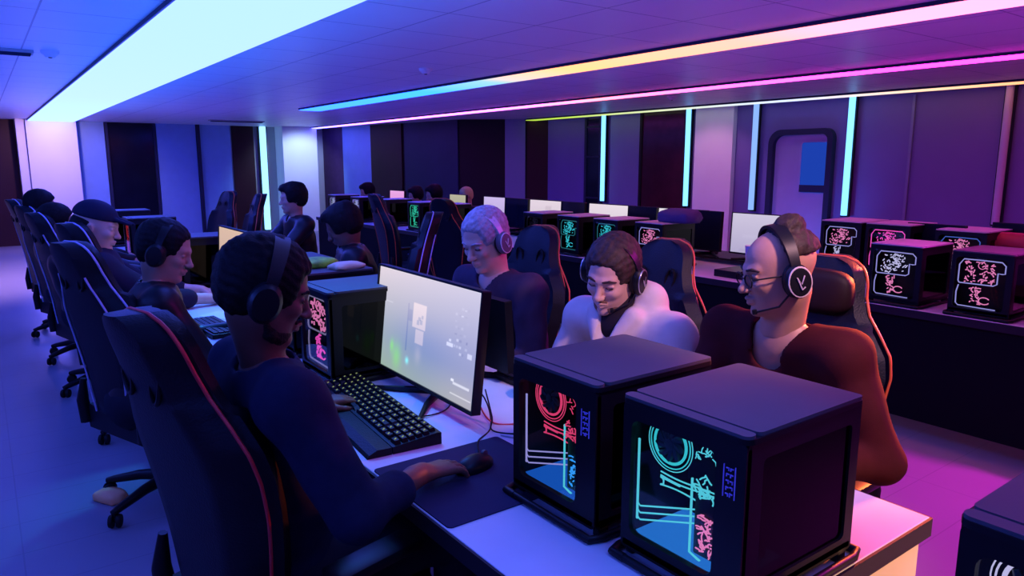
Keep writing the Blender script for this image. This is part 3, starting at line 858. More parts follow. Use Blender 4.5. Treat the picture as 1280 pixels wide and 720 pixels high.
small_keyboard('dark keyboard in front of the second player', .86, 3.62, .05)
small_keyboard('dark keyboard in front of the third player', .86, 4.6, .05)
small_keyboard('dark keyboard before the maroon sweater wearer', 1.57, 1.1)
small_keyboard('dark keyboard before the hoodie wearer', 1.57, 1.95)

# bags on the third case, yellow-green and cream
def soft_bag(name, label, loc, sx, sy, sz, m, rz=0, seed=0):
    rng = random.Random(seed)
    bm = B(); bmesh.ops.create_icosphere(bm, subdivisions=3, radius=1)
    for v in bm.verts:
        q = v.co.copy(); k = 1+.12*math.sin(q.x*7+seed)*math.cos(q.y*6)
        e = .55
        v.co = Vector((math.copysign(abs(q.x)**e, q.x)*sx/2*k, math.copysign(abs(q.y)**e, q.y)*sy/2*k, (max(q.z, -.6)+.6)/1.6*sz))
    o = obj(name, bm, m, None, 80); o.location = loc; o.rotation_euler = (0, 0, rz)
    return o
zt = DESK+CH+.003
tag(soft_bag('snack_bag', 'yellow-green bag lying on a case behind the near player\'s cap', (1.17, 3.07, zt), .20, .15, .04, mat('bag_green', (.25, .55, .03), .45, noise=.5, nscale=25), .1, 2), 'yellow-green bag lying on a case behind the near player\'s cap', 'bag')
tag(soft_bag('folded_cloth', 'cream folded cloth lying beside the yellow-green bag', (1.26, 2.93, zt), .15, .10, .03, mat('cloth_cream', (.75, .6, .35), .7), .2, 5), 'cream folded cloth lying beside the yellow-green bag', 'cloth')
# clutter on second desk
tag(soft_bag('cloth_bundle', 'dark blue crumpled bundle on top of a case near the pale pillar', (4.35, 3.72, DESK+CH+.003), .22, .34, .11, mat('bundle_blue', (.05, .04, .16), .8, bump=.4, bscale=20), 0, 3), 'dark blue crumpled bundle on top of a case near the pale pillar', 'bundle')
tag(soft_bag('seat_cushion', 'dark cushion with red lit top at the far right', (4.98, 1.72, DESK+.3), .12, .42, .09, mat('cushion_red', (.35, .02, .04), .6), 0, 9), 'dark cushion with red lit top at the far right', 'cushion')
# plastic cup
def cup(label, loc):
    t = thing('drinking_cup', label, 'cup', loc)
    bm = B(); lathe(bm, [(0, 0), (.035, 0), (.045, .15), (.042, .15), (.033, .004), (0, .004)], 20); obj('cup_body', bm, mat('cup_pale', (.55, .5, .75), .4), t, 40)
    bm = B(); lathe(bm, [(0, .158), (.047, .158), (.048, .150), (0, .150)], 20); obj('lid', bm, mat('cup_lid', (.7, .7, .8), .3), t, 40)
cup('pale tall cup in front of the screen left of the maroon sweater wearer', (4.5, 3.17, DESK+.05))
bm = B(); box(bm, (4.36, 3.1, DESK+.025), (.3, .34, .05), bev=.004)
tag(obj('flat_box', bm, M_black), 'flat dark box under the pale cup on second desk', 'box')
t = thing('phone', 'small device with a colourful lit screen on the second desk edge', 'phone', (4.17, 2.92, DESK+.001))
bm = B(); box(bm, (0, 0, .04), (.012, .15, .08), rot=(0, .2, 0), bev=.003); obj('body', bm, M_black, t)
bm = B(); box(bm, (-.0075, 0, .04), (.002, .13, .06), rot=(0, .2, 0)); obj('screen', bm, emis('phone_screen', (.5, .25, .9)), t)

# ------------------------------------------------------------------ gaming chairs (local: facing +X)
def interp(xs, ys, x):
    return float(np.interp(x, xs, ys))
HW_V = [0, .10, .25, .42, .54, .62, .70, .77, .84, .90, .94, .97, .985, 1.0]
HW_W = [.17, .20, .225, .258, .268, .255, .21, .165, .144, .136, .124, .105, .085, .045]
def back_frame_pt(v):
    """centre line of the backrest, reclined"""
    z = .47+.76*v
    x = -.20-.10*v-.055*v*v+.02*math.sin(v*PI)
    return x, z
def make_chair(label, piping, leather=M_leather, side=None, pillow=None, inner=True):
    t = thing('gaming_chair', label, 'gaming chair')
    # backrest shell
    bm = B(); NV, NU = 56, 12
    grid = []
    for i in range(NV+1):
        v = i/NV; cx, cz = back_frame_pt(v); w = interp(HW_V, HW_W, v)
        row = []
        for j in range(NU+1):       # front
            u = -1+2*j/NU
            bol = .045*math.exp(-((abs(u)-.86)/.22)**2)*(1 if v < .72 else .35)
            crown = .035*(1-u*u)*(.6+.4*math.sin(v*9))
            rim = .02*max(0, abs(u)-.9)/.1
            row.append(bm.verts.new((cx+.035+bol+crown*.6-rim, u*w, cz)))
        for j in range(NU-1, 0, -1):  # back
            u = -1+2*j/NU
            row.append(bm.verts.new((cx-.035-.02*(1-u*u)+(.03 if abs(u) > .8 else 0), u*w, cz)))
        grid.append(row)
    n = len(grid[0])
    for i in range(NV):
        for k in range(n): bm.faces.new((grid[i][k], grid[i][(k+1) % n], grid[i+1][(k+1) % n], grid[i+1][k]))
    bm.faces.new(grid[0][::-1]); bm.faces.new(grid[-1])
    obj('backrest', bm, leather, t, 50)
    # contour piping
    bm = B()
    pts = []
    for s in (-1, 1):
        seq = range(NV+1) if s == -1 else range(NV, -1, -1)
        for i in seq:
            v = i/NV; cx, cz = back_frame_pt(v); pts.append((cx+.012, s*(interp(HW_V, HW_W, v)+.001), cz))
    tube(bm, pts, .0042, 6)
    for s in (-1, 1):
        if not inner: break
        pp = []
        for i in range(NV-9):
            v = i/NV; cx, cz = back_frame_pt(v); pp.append((cx-.052+.01*v, s*(interp(HW_V, HW_W, v)*.70), cz))
        tube(bm, pp, .004, 6)
    obj('piping', bm, piping, t, 60)
    # harness openings
    for s in (-1, 1):
        cx, cz = back_frame_pt(.80)
        bm = B()
        ring = [(cx+.052, s*(.068+.022*math.cos(a)), cz+.040*math.sin(a)+.012*math.cos(a)) for a in [k*PI/10 for k in range(20)]]
        tube(bm, ring, .006, 6, True)
        obj('harness_ring', bm, M_black, t, 60)
        bm = B(); ring = [(x-.100, y, z) for x, y, z in ring]; tube(bm, ring, .006, 6, True)
        obj('harness_ring', bm, M_black, t, 60)
    if pillow:
        bm = B(); bmesh.ops.create_icosphere(bm, subdivisions=3, radius=1)
        cx, cz = back_frame_pt(.86)
        for v in bm.verts:
            q = v.co; e = .6
            v.co = Vector((math.copysign(abs(q.x)**e, q.x)*.045+cx+.08, math.copysign(abs(q.y)**e, q.y)*.13, math.copysign(abs(q.z)**e, q.z)*.075+cz))
        obj('head_pillow', bm, pillow, t, 80)
    # seat
    bm = B(); NX, NY = 16, 14; top = []; bot = []
    for i in range(NX+1):
        a = i/NX; x = -.24+.52*a; w = .235+.03*math.sin(a*PI); rt = []; rb = []
        for j in range(NY+1):
            u = -1+2*j/NY
            z = .455+.035*math.exp(-((abs(u)-.85)/.2)**2)+.015*math.cos(u*2)-.05*max(0, a-.8)/.2-.03*max(0, abs(u)-.92)/.08
            rt.append(bm.verts.new((x, u*w, z))); rb.append(bm.verts.new((x, u*w*.92, .375)))
        top.append(rt); bot.append(rb)
    for i in range(NX):
        for j in range(NY):
            bm.faces.new((top[i][j], top[i+1][j], top[i+1][j+1], top[i][j+1])); bm.faces.new((bot[i][j], bot[i][j+1], bot[i+1][j+1], bot[i+1][j]))
        bm.faces.new((top[i][0], bot[i][0], bot[i+1][0], top[i+1][0])); bm.faces.new((top[i][NY], top[i+1][NY], bot[i+1][NY], bot[i][NY]))
    for j in range(NY):
        bm.faces.new((top[0][j], top[0][j+1], bot[0][j+1], bot[0][j])); bm.faces.new((top[NX][j], bot[NX][j], bot[NX][j+1], top[NX][j+1]))
    obj('seat', bm, leather, t, 50)
    # armrests
    for s in (-1, 1):
        bm = B(); tube(bm, [(-.02, s*.24, .40), (-.02, s*.30, .42), (-.02, s*.305, .60)], [.02, .022, .018], 8)
        A = obj('armrest', bm, M_black, t, 50)
        bm = B(); box(bm, (.02, s*.305, .615), (.25, .085, .032), bev=.012); obj('armrest_pad', bm, M_black, A, 40)
    for s in (-1, 1):
        bm = B(); tube(bm, [(-.24, s*.235, .40), (-.25, s*.24, .50), (-.245, s*.225, .60)], [.03, .026, .012], 8)
        obj('recline_bracket', bm, M_blackm, t, 50)
    bm = B(); box(bm, (0, 0, .365), (.26, .2, .035), bev=.006); tube(bm, [(.0, -.1, .36), (.0, -.26, .36)], .008, 8); obj('tilt_mechanism', bm, M_blackm, t, 40)
    bm = B(); tube(bm, [(0, 0, .36), (0, 0, .22)], .026, 14); tube(bm, [(0, 0, .24), (0, 0, .07)], .036, 14); obj('gas_lift', bm, M_blackm, t, 50)
    bm = B(); lathe(bm, [(0, .14), (.05, .135), (.06, .10), (.055, .075), (0, .07)], 20); obj('base_hub', bm, M_blackm, t, 50)
    for k in range(5):
        a = 2*PI*k/5+PI/5+.2
        c, s = math.cos(a), math.sin(a)
        bm = B(); tube(bm, [(c*.03, s*.03, .115), (c*.16, s*.16, .105), (c*.29, s*.29, .078), (c*.325, s*.325, .07)], [.030, .024, .018, .014], 8)
        Lg = obj('base_leg', bm, M_blackm, t, 50)
        bm = B()
        T = Matrix.Translation((c*.315, s*.315, .031)) @ Matrix.Rotation(a+.6, 4, 'Z') @ Matrix.Rotation(PI/2, 4, 'X')
        for q in (-1, 1): lathe(bm, [(0, q*.008), (.028, q*.008), (.030, q*.014), (.026, q*.024), (0, q*.025)], 16, T)
        tube(bm, [(c*.315, s*.315, .03), (c*.315, s*.315, .075)], .009, 8)
        obj('caster', bm, M_caster, Lg, 40)
    return t
P_red = mat('piping_red', (.65, .03, .03), .45); P_grey = mat('piping_grey', (.45, .38, .42), .45)
P_white = mat('piping_pale', (.42, .40, .58), .45); P_orange = mat('piping_orange_lit', (.55, .10, .03), .5); P_dark = mat('piping_dark', (.05, .03, .05), .5)  # orange piping colour stands in for warm light on chair edges
ch_red = make_chair('dark gaming chair with red edge piping, nearest on the left aisle', P_red, M_leather, inner=False)
ch_pale = make_chair('dark gaming chair with pale edge piping behind the second player', P_white, M_leather)
ch_or = make_chair('black gaming chair with orange edge behind the hoodie wearer', P_orange, M_leatherb)
ch_pil = make_chair('black gaming chair with small head pillow behind the maroon sweater wearer', P_orange, M_leatherb, pillow=mat('pillow_black', (.012, .005, .006), .6))
GL = 'gaming chairs along the left aisle'
place(ch_red, (.585, 1.76, 0), R(13), ch_red['label'], GL)
place(ch_pale, (.60, 3.48, 0), R(20), ch_pale['label'], GL)
def cdup(src, x, y, rz, label, g):
    c = copy_tree(src); place(c, (x, y, 0), rz, label, g); return c
cdup(ch_pale, .70, 4.55, R(18), 'dark gaming chair with pale piping behind the capped player', GL)
cdup(ch_pale, .62, 5.6, R(14), 'fourth gaming chair up the left aisle, its round head end before the pale pillar', GL)
cdup(ch_pale, .60, 6.6, R(18), 'fifth gaming chair up the left aisle by the wide pale pillar', GL)
cdup(ch_pale, .58, 7.7, R(10), 'sixth gaming chair up the left aisle against the maroon doorway', GL)
GRR = 'gaming chairs on the right side of the first desk'
place(ch_or, (1.95, 1.97, 0), PI+R(6), ch_or['label'], GRR)
place(ch_pil, (1.98, 1.30, 0), PI+R(2), ch_pil['label'], GRR)
cdup(ch_or, 1.94, 2.78, PI+R(10), 'black gaming chair with red lit edge behind the grey-haired player', GRR)
cdup(ch_pale, 2.04, 4.20, PI+R(-28), 'gaming chair with pale piping behind the dark player in mid room', GRR)
cdup(ch_or, 1.95, 8.4, PI+R(12), 'left one of two distant gaming chairs before the blue wall', GRR)
cdup(ch_or, 2.0, 7.6, PI-R(10), 'right one of two distant gaming chairs before the blue wall', GRR)
GM = 'empty gaming chairs on the near side of the second desk'
cdup(ch_or, 3.62, 5.75, R(30), 'empty dark gaming chair left of the grey-haired player, at the second desk', GM)
cdup(ch_or, 3.60, 6.75, R(-10), 'empty dark gaming chair below the green lit cases', GM)

# ------------------------------------------------------------------ people: smooth-blended implicit bodies
class Field:
    def __init__(s, lo, hi, h):
        s.h = h; s.lo = np.array(lo, float)
        s.ax = [np.arange(lo[i], hi[i]+h, h) for i in range(3)]
        s.V = np.full([len(a) for a in s.ax], 1.0, np.float32)
    def _sl(s, lo, hi):
        out = []
        for i in range(3):
            a = int(np.floor((lo[i]-s.lo[i])/s.h)); b = int(np.ceil((hi[i]-s.lo[i])/s.h))+1
            a = max(a, 0); b = min(b, len(s.ax[i]))
            if b-a < 1: return None
            out.append(slice(a, b))
        return tuple(out)
    def put(s, prim, grow=0., k=None):
        kind, P, kk, sub = prim
        if k is not None: kk = k
        if kind == 'rc':
            a, b, ra, rb = P; r = max(ra, rb)+abs(grow)+kk+2*s.h+.012
            lo = np.minimum(a, b)-r; hi = np.maximum(a, b)+r
        else:
            c, M, rad = P; r = max(rad)+abs(grow)+kk+2*s.h+.012
            lo = np.array(c)-r; hi = np.array(c)+r
        sl = s._sl(lo, hi)
        if sl is None: return
        X = s.ax[0][sl[0]][:, None, None]; Y = s.ax[1][sl[1]][None, :, None]; Z = s.ax[2][sl[2]][None, None, :]
        if kind == 'rc':
            ab = b-a; L2 = max(float(ab @ ab), 1e-9)
            t = np.clip(((X-a[0])*ab[0]+(Y-a[1])*ab[1]+(Z-a[2])*ab[2])/L2, 0, 1)
            d = np.sqrt((X-a[0]-t*ab[0])**2+(Y-a[1]-t*ab[1])**2+(Z-a[2]-t*ab[2])**2)-(ra+(rb-ra)*t)
        else:
            dx, dy, dz = X-c[0], Y-c[1], Z-c[2]
            q = [M[0][i]*dx+M[1][i]*dy+M[2][i]*dz for i in range(3)]
            if kind == 'el':
                k0 = np.sqrt(sum((q[i]/rad[i])**2 for i in range(3))); k1 = np.sqrt(sum((q[i]/rad[i]**2)**2 for i in range(3)))+1e-9
                d = k0*(k0-1)/k1
            else:       # rounded box
                rr = min(rad)*.35
                e = [np.abs(q[i])-rad[i]+rr for i in range(3)]
                d = np.sqrt(sum(np.maximum(x, 0)**2 for x in e))+np.minimum(np.maximum(e[0], np.maximum(e[1], e[2])), 0)-rr
        d = (d-grow).astype(np.float32)
        v = s.V[sl]
        if sub:
            d = -d
            h = np.clip(.5-.5*(v-d)/max(kk, 1e-4), 0, 1)
            s.V[sl] = v*(1-h)+d*h+kk*h*(1-h)
        else:
            h = np.clip(.5+.5*(v-d)/max(kk, 1e-4), 0, 1)
            s.V[sl] = v*(1-h)+d*h-kk*h*(1-h)
    def noise(s, amp, f, seed=0):
        X = s.ax[0][:, None, None]; Y = s.ax[1][None, :, None]; Z = s.ax[2][None, None, :]
        a = seed*1.7
        n = np.sin(f*(X+.6*Z)+a+2.2*np.sin(f*.43*Y+a))*np.sin(f*.8*(Z-.3*Y)+1.3*a+1.7*np.sin(f*.37*X))
        s.V += (amp*n).astype(np.float32)
    def mesh(s):
        V = s.V; V[0], V[-1] = 1, 1; V[:, 0], V[:, -1] = 1, 1; V[:, :, 0], V[:, :, -1] = 1, 1
        ins = V < 0
        nx, ny, nz = V.shape
        cs = [(i, j, k) for i in (0, 1) for j in (0, 1) for k in (0, 1)]
        sub = lambda A, c: A[c[0]:nx-1+c[0], c[1]:ny-1+c[1], c[2]:nz-1+c[2]]
        cnt = sum(sub(ins, c).astype(np.int8) for c in cs)
        act = (cnt > 0) & (cnt < 8)
        idx = np.argwhere(act)
        if len(idx) == 0: return np.zeros((0, 3)), np.zeros((0, 4), int)
        acc = np.zeros((len(idx), 3)); n = np.zeros(len(idx))
        I, J, K = idx.T
        for a in cs:
            for ax in range(3):
                if a[ax] == 0:
                    b = list(a); b[ax] = 1
                    va = V[I+a[0], J+a[1], K+a[2]]; vb = V[I+b[0], J+b[1], K+b[2]]
                    m = (va < 0) != (vb < 0)
                    t = np.where(m, va/(va-vb+1e-12), 0)
                    p = np.array(a, float)[None, :]+np.zeros((len(idx), 3)); p[:, ax] += t
                    acc += p*m[:, None]; n += m
        pos = (idx+acc/n[:, None])*s.h+s.lo
        lut = -np.ones(act.shape, int); lut[I, J, K] = np.arange(len(idx))
        faces = []
        for ax in range(3):
            o1, o2 = [(1, 2), (2, 0), (0, 1)][ax]
            sh = [slice(1, d-1) for d in V.shape]; sh[ax] = slice(0, V.shape[ax]-1)
            A = ins[tuple(sh)]
            s2 = list(sh); s2[ax] = slice(1, V.shape[ax]); Bq = ins[tuple(s2)]
            E = np.argwhere(A != Bq)
            if len(E) == 0: continue
            off = np.array([1, 1, 1]); off[ax] = 0
            G = E+off
            flip = A[tuple(E.T)]
            def cell(d1, d2):
                q = G.copy(); q[:, o1] -= d1; q[:, o2] -= d2; return lut[q[:, 0], q[:, 1], q[:, 2]]
            f = np.stack([cell(1, 1), cell(0, 1), cell(0, 0), cell(1, 0)], 1)
            f[~flip] = f[~flip][:, ::-1]
            faces.append(f)
        return pos, np.concatenate(faces)

def A3(*p): return np.array(p, float)
def rc(a, b, ra, rb, k=.02, sub=False): return ('rc', (np.array(a, float), np.array(b, float), ra, rb), k, sub)
EYE3 = np.eye(3)
def el(c, rad, M=None, k=.02, sub=False): return ('el', (np.array(c, float), EYE3 if M is None else M, rad), k, sub)
def bx3(c, rad, M=None, k=.02, sub=False): return ('bx', (np.array(c, float), EYE3 if M is None else M, rad), k, sub)

def field_mesh(prims, lo, hi, h, grow=0., noise=None):
    F = Field(lo, hi, h)
    for p in prims:
        if callable(p): p(F)
        else: F.put(p, 0 if p[3] else grow)
    if noise: F.noise(*noise)
    return F.mesh()

def to_obj(name, parts, m, parent=None, relax=1):
    vs = []; fs = []; n = 0
    for p, f in parts:
        vs.append(p); fs.append(f+n); n += len(p)
    p = np.concatenate(vs); f = np.concatenate(fs)
    me = bpy.data.meshes.new(name)
    me.vertices.add(len(p)); me.vertices.foreach_set('co', p.astype(np.float32).ravel())
    me.loops.add(f.size); me.loops.foreach_set('vertex_index', f.ravel().astype(np.int32))
    me.polygons.add(len(f)); me.polygons.foreach_set('loop_start', np.arange(0, f.size, 4, dtype=np.int32))
    me.polygons.foreach_set('use_smooth', np.ones(len(f), bool))
    me.update(calc_edges=True); me.validate()
    return link(name, me, m, parent)

def bounds(prims, pad=.03):
    lo = np.full(3, 9.); hi = np.full(3, -9.)
    for pr in prims:
        if callable(pr) or pr[3]: continue
        k, P = pr[0], pr[1]
        if k == 'rc': r = max(P[2], P[3]); a = np.minimum(P[0], P[1])-r; b = np.maximum(P[0], P[1])+r
        else: r = max(P[2]); a = P[0]-r; b = P[0]+r
        lo = np.minimum(lo, a); hi = np.maximum(hi, b)
    return lo-pad, hi+pad

def unit(v): v = np.array(v, float); return v/np.linalg.norm(v)
def head_matrix(yaw, pitch, roll=0):
    return np.array((Euler((0, 0, yaw)).to_matrix() @ Euler((0, pitch, 0)).to_matrix() @ Euler((roll, 0, 0)).to_matrix()))
def xf(M, c, p): return np.array(c)+M @ np.array(p, float)

def head_prims(c, M, s=1., fat=1., nose=1.):
    H = lambda *p: xf(M, c, A3(*p)*s)
    E = lambda p, r, k=.015, sub=False: el(H(*p), tuple(x*s for x in r), M, k*s, sub)
    L = lambda a, b, ra, rb, k=.01, sub=False: rc(H(*a), H(*b), ra*s, rb*s, k*s, sub)
    P = [E((-.012, 0, .036), (.098, .076*fat, .084)), E((.022, 0, -.03), (.068, .062*fat, .082), .03), E((.045, 0, -.083), (.034, .034*fat, .032), .03),
         E((.0, 0, -.055), (.060, .060*fat, .05), .03),
         L((.072, -.034, .026), (.084, -.012, .024), .012, .012, .014), L((.072, .034, .026), (.084, .012, .024), .012, .012, .014),
         E((.066, .036, -.018), (.022, .018, .018), .02), E((.066, -.036, -.018), (.022, .018, .018), .02)]
    for sy in (-1, 1):
        P.append(E((.095, sy*.031, .007), (.018, .017, .012), .012, True))
        P.append(E((.072, sy*.031, .006), (.0135, .0145, .0125), .003))
        P.append(L((.083, sy*.019, .011), (.083, sy*.043, .010), .0045, .004, .004))
    P += [L((.086, 0, .016), (.108, 0, -.024), .0075*nose, .0105*nose, .012), E((.110, 0, -.028), (.012, .0115, .010), .008),
          E((.100, .012, -.031), (.009, .007, .007), .006), E((.100, -.012, -.031), (.009, .007, .007), .006),
          L((.089, -.017, -.058), (.098, 0, -.055), .0045, .0065, .006), L((.089, .017, -.058), (.098, 0, -.055), .0045, .0065, .006),
          L((.087, -.014, -.067), (.094, 0, -.068), .005, .007, .006), L((.087, .014, -.067), (.094, 0, -.068), .005, .007, .006),
          L((.092, -.020, -.0622), (.103, 0, -.0612), .0012, .0018, .003, True), L((.092, .020, -.0622), (.103, 0, -.0612), .0012, .0018, .003, True),
          E((.074, 0, -.098), (.020, .020, .017), .014)]
    for sy in (-1, 1):
        P.append(E((-.008, sy*.077*fat, -.008), (.018, .009, .030), .008)); P.append(E((-.002, sy*.086*fat, -.008), (.009, .006, .016), .006, True))
    return P

def hand_prims(W, d, n, side, curl=.5, s=1., thumb=1., spread=1.):
    """wrist, direction to knuckles, back-of-hand normal, thumb side sign"""
    d = unit(d); n = unit(np.array(n)-d*np.dot(n, d)); t = np.cross(n, d)*side
    P = []
    offs = [.030, .010, -.010, -.029]; lens = [.070, .078, .072, .056]; cs = [.9, 1., 1.05, 1.1]
    W = np.array(W, float)
    P.append(rc(W-d*.03*s, W+d*.01*s, .024*s, .022*s, .015))
    for o, L, q in zip(offs, lens, cs):
        base = W+(d*.086+t*o-n*(.004 if abs(o) > .02 else 0))*s
        P.append(rc(W+(d*.012+t*o*.55)*s, base, .0145*s, .0115*s, .012))
        p = base; a = 0; dd = unit(d+t*o*1.8*spread)
        for f, ang, r0, r1 in ((.45, .30, .0098, .0088), (.30, .55, .0088, .0078), (.25, .45, .0078, .0066)):
            a += ang*curl*2*q
            v = dd*math.cos(a)-n*math.sin(a)
            p2 = p+v*L*f*s; P.append(rc(p, p2, r0*s, r1*s, .002)); p = p2
    b = W+(d*.022+t*.026-n*.006)*s
    p1 = b+(d*.028+t*.026*thumb-n*.008)*s; p2 = p1+(d*.028+t*.010*thumb-n*.006)*s; p3 = p2+(d*.020-t*.002-n*.006)*s
    P += [rc(W+(d*.01+t*.012)*s, b, .015*s, .0145*s, .012), rc(b, p1, .014*s, .0115*s, .006), rc(p1, p2, .011*s, .0095*s, .003), rc(p2, p3, .0095*s, .0075*s, .003)]
    return P

def ik(S, W, L1, L2, pole):
    S, W = np.array(S, float), np.array(W, float); v = W-S; D = np.linalg.norm(v)
    if D > (L1+L2)*.995:
        f = D/((L1+L2)*.995); L1 *= f; L2 *= f
    a = (L1*L1-L2*L2+D*D)/(2*D); h = math.sqrt(max(L1*L1-a*a, 0))
    u = v/D; p = np.array(pole, float); p = unit(p-u*np.dot(p, u))
    return S+u*a+p*h

def person(label, loc, rz, cfg, group=None):
    """local frame: facing +X, pelvis above origin, z from floor"""
    g = dict(scale=1.05, lean=.10, head=None, yaw=0, pitch=.25, roll=0, skin=M_skin_mid, shirt=M_black, sleeve='long', hair='short', hairm=None, bulk=1.,
             hL=None, hR=None, h=.012, hh=.0075, hood=False, vneck=False, fold=.0035, sh=1., glasses=False, fat=1., neckr=.056, legs=True, curl=.45, hdL=None, hdR=None, twist=0, inner=None, browm=None, eyes=False, beard=None)
    g.update(cfg); s = g['scale']; b = g['bulk']
    M0 = Matrix.Translation(loc) @ Matrix.Rotation(rz, 4, 'Z')
    inv = M0.inverted()
    toL = lambda p: np.array(inv @ Vector(p))
    pel = A3(0, 0, .56); lean = g['lean']
    ch = A3(.02+lean*.9, 0, .56+.34*s); nb = A3(.03+lean*1.45, 0, .56+.50*s)
    if g['head'] is not None: hc = toL(g['head'])
    else: hc = nb+A3(.06, 0, .165*s)
    if g['head'] is not None:
        # let neck base follow the head
        tgt = hc-A3(.055, 0, .165*s); nb = nb*.25+tgt*.75; ch = pel*.38+nb*.62+A3(-.015, 0, .01)
    tw = Matrix.Rotation(g['twist'], 3, 'Z'); ydir = np.array(tw @ Vector((0, 1, 0)))
    SL = nb+ydir*.185*s*b*g['sh']-A3(.02, 0, .045*s); SR = nb-ydir*.185*s*b*g['sh']-A3(.02, 0, .045*s)
    WL = toL(g['hL']) if g['hL'] is not None else A3(.47, .16, .78)
    WR = toL(g['hR']) if g['hR'] is not None else A3(.47, -.16, .78)
    EL = ik(SL, WL, .29*s, .26*s, (-.35, .55, -.8)); ER = ik(SR, WR, .29*s, .26*s, g.get('poleR') or (-.35, -.55, -.8))
    MH = head_matrix(g['yaw'], g['pitch'], g['roll'])
    neck_top = xf(MH, hc, A3(-.025, 0, -.055)*s)
    # ---- body
    hp = head_prims(hc, MH, s, g['fat'])
    neck = rc(nb-A3(.01, 0, .03), neck_top, g['neckr']*s, (g['neckr']-.004)*s, .03)
    torso_dir = unit(nb-pel)
    yv = ydir; zv = torso_dir; xv = unit(np.cross(yv, zv)); MT = np.stack([xv, np.cross(zv, xv), zv], 1)
    torso = [el(pel+A3(0, 0, .0), (.135*b, .175*b, .12), None, .05), el(pel*.5+ch*.5, (.115*b, .155*b, .17*s), MT, .06),
             el(ch, (.118*b, .170*b, .20*s), MT, .06), rc(nb-A3(.01, 0, .035), SL, .058*s, .066*s*b, .05), rc(nb-A3(.01, 0, .035), SR, .058*s, .066*s*b, .05)]
    armsU = [rc(SL, EL, .060*s*b, .047*s*b, .03), rc(SR, ER, .060*s*b, .047*s*b, .03)]
    armsF = [rc(EL, WL, .045*s, .027*s, .02), rc(ER, WR, .045*s, .027*s, .02)]
    hips = [A3(.02, .095, .55), A3(.02, -.095, .55)]; knees = [A3(.44, .15, .56), A3(.44, -.15, .56)]; ank = [A3(.46, .15, .10), A3(.44, -.15, .10)]
    legs = []
    for q in range(2):
        legs += [rc(hips[q], knees[q], .088*b, .062, .04), rc(knees[q], ank[q], .060, .042, .03)]
    h, hh = g['h'], g['hh']
    parts = []
    P = hp+[neck]
    lo, hi = bounds(P); lo[2] = max(lo[2], nb[2]-.02)
    parts.append(field_mesh(P, lo, hi, hh))
    P = [neck]+torso+armsU+legs
    lo, hi = bounds(P); parts.append(field_mesh(P, lo, hi, .018, -.012))
    for (W, E, side, hd) in ((WL, EL, -1, g['hdL']), (WR, ER, 1, g['hdR'])):
        fd = unit(W-E); d = unit(fd*1.0+A3(.2, 0, -.05)) if hd is None else unit(np.array(inv.to_3x3() @ Vector(hd)))
        P = [rc(E, W, .043*s, .026*s, .02)]+hand_prims(W, d, (0, 0, 1), side, g['curl'], s)
        lo, hi = bounds(P, .02)
        if hh < .005: parts.append(field_mesh(P, lo, hi, .0042))
        else: parts.append(field_mesh(P, lo, hi, max(hh*.75, .0055)))
    body = to_obj('person', parts, g['skin'])
    body.matrix_world = M0
    tag(body, label, 'person', group)
    # ---- top garment
    sleeve = list(armsU)
    if g['sleeve'] == 'long': sleeve += armsF
    elif g['sleeve'] == 'three': sleeve += [rc(EL, EL+(WL-EL)*.55, .048*s, .040*s, .02), rc(ER, ER+(WR-ER)*.55, .048*s, .040*s, .02)]
    P = torso+sleeve
    if g['hood']:
        bk = -xv
        for yy in (-.09, -.045, 0, .045, .09):
            P.append(el(nb+bk*(.075-.25*abs(yy))+ydir*yy+A3(0, 0, .035), (.052, .045, .055), None, .03))
        P.append(rc(nb+xv*.05+ydir*.085+A3(0, 0, .02), nb+xv*.105+ydir*.03-A3(0, 0, .05), .030, .022, .02)); P.append(rc(nb+xv*.05-ydir*.085+A3(0, 0, .02), nb+xv*.105-ydir*.03-A3(0, 0, .05), .030, .022, .02))
    lo, hi = bounds(P, .04)
    ph = .47
    def cuts(F):
        F.put(rc(nb-A3(.0, 0, .055 if not g['hood'] else .03), neck_top+(neck_top-nb)*.4, (g['neckr']+.010)*s, (g['neckr']+.022)*s, .012, True))
        if g['vneck']: F.put(rc(nb+xv*.06+A3(0, 0, .03), nb+xv*.135-A3(0, 0, .10), .05, .008, .008, True))
        if g['hood']: F.put(rc(nb+xv*.07+A3(0, 0, .03), nb+xv*.15-A3(0, 0, .06), .045, .020, .012, True))
        if g['sleeve'] in ('long',):
            for W, E in ((WL, EL), (WR, ER)):
                d = unit(W-E); F.put(rc(W+d*.005, W+d*.09, .035, .05, .006, True))
        elif g['sleeve'] == 'three':
            pass
    P2 = P+[cuts]
    shirt = to_obj('hoodie' if g['hood'] else 'sweater' if g['sleeve'] == 'long' else 'shirt', [field_mesh(P2, lo, hi, h, .010, (g['fold'], 34, len(label)))], g['shirt'], body)
    if g['inner'] is not None:
        P = [el(nb+A3(-.005, 0, -.035), (.10, .12, .085), MT, .03), rc(nb-A3(.01, 0, .03), nb+(neck_top-nb)*.55, (g['neckr']+.008)*s, (g['neckr']+.008)*s, .03)]
        lo, hi = bounds(P); to_obj('undershirt', [field_mesh(P, lo, hi, .008)], g['inner'], body)
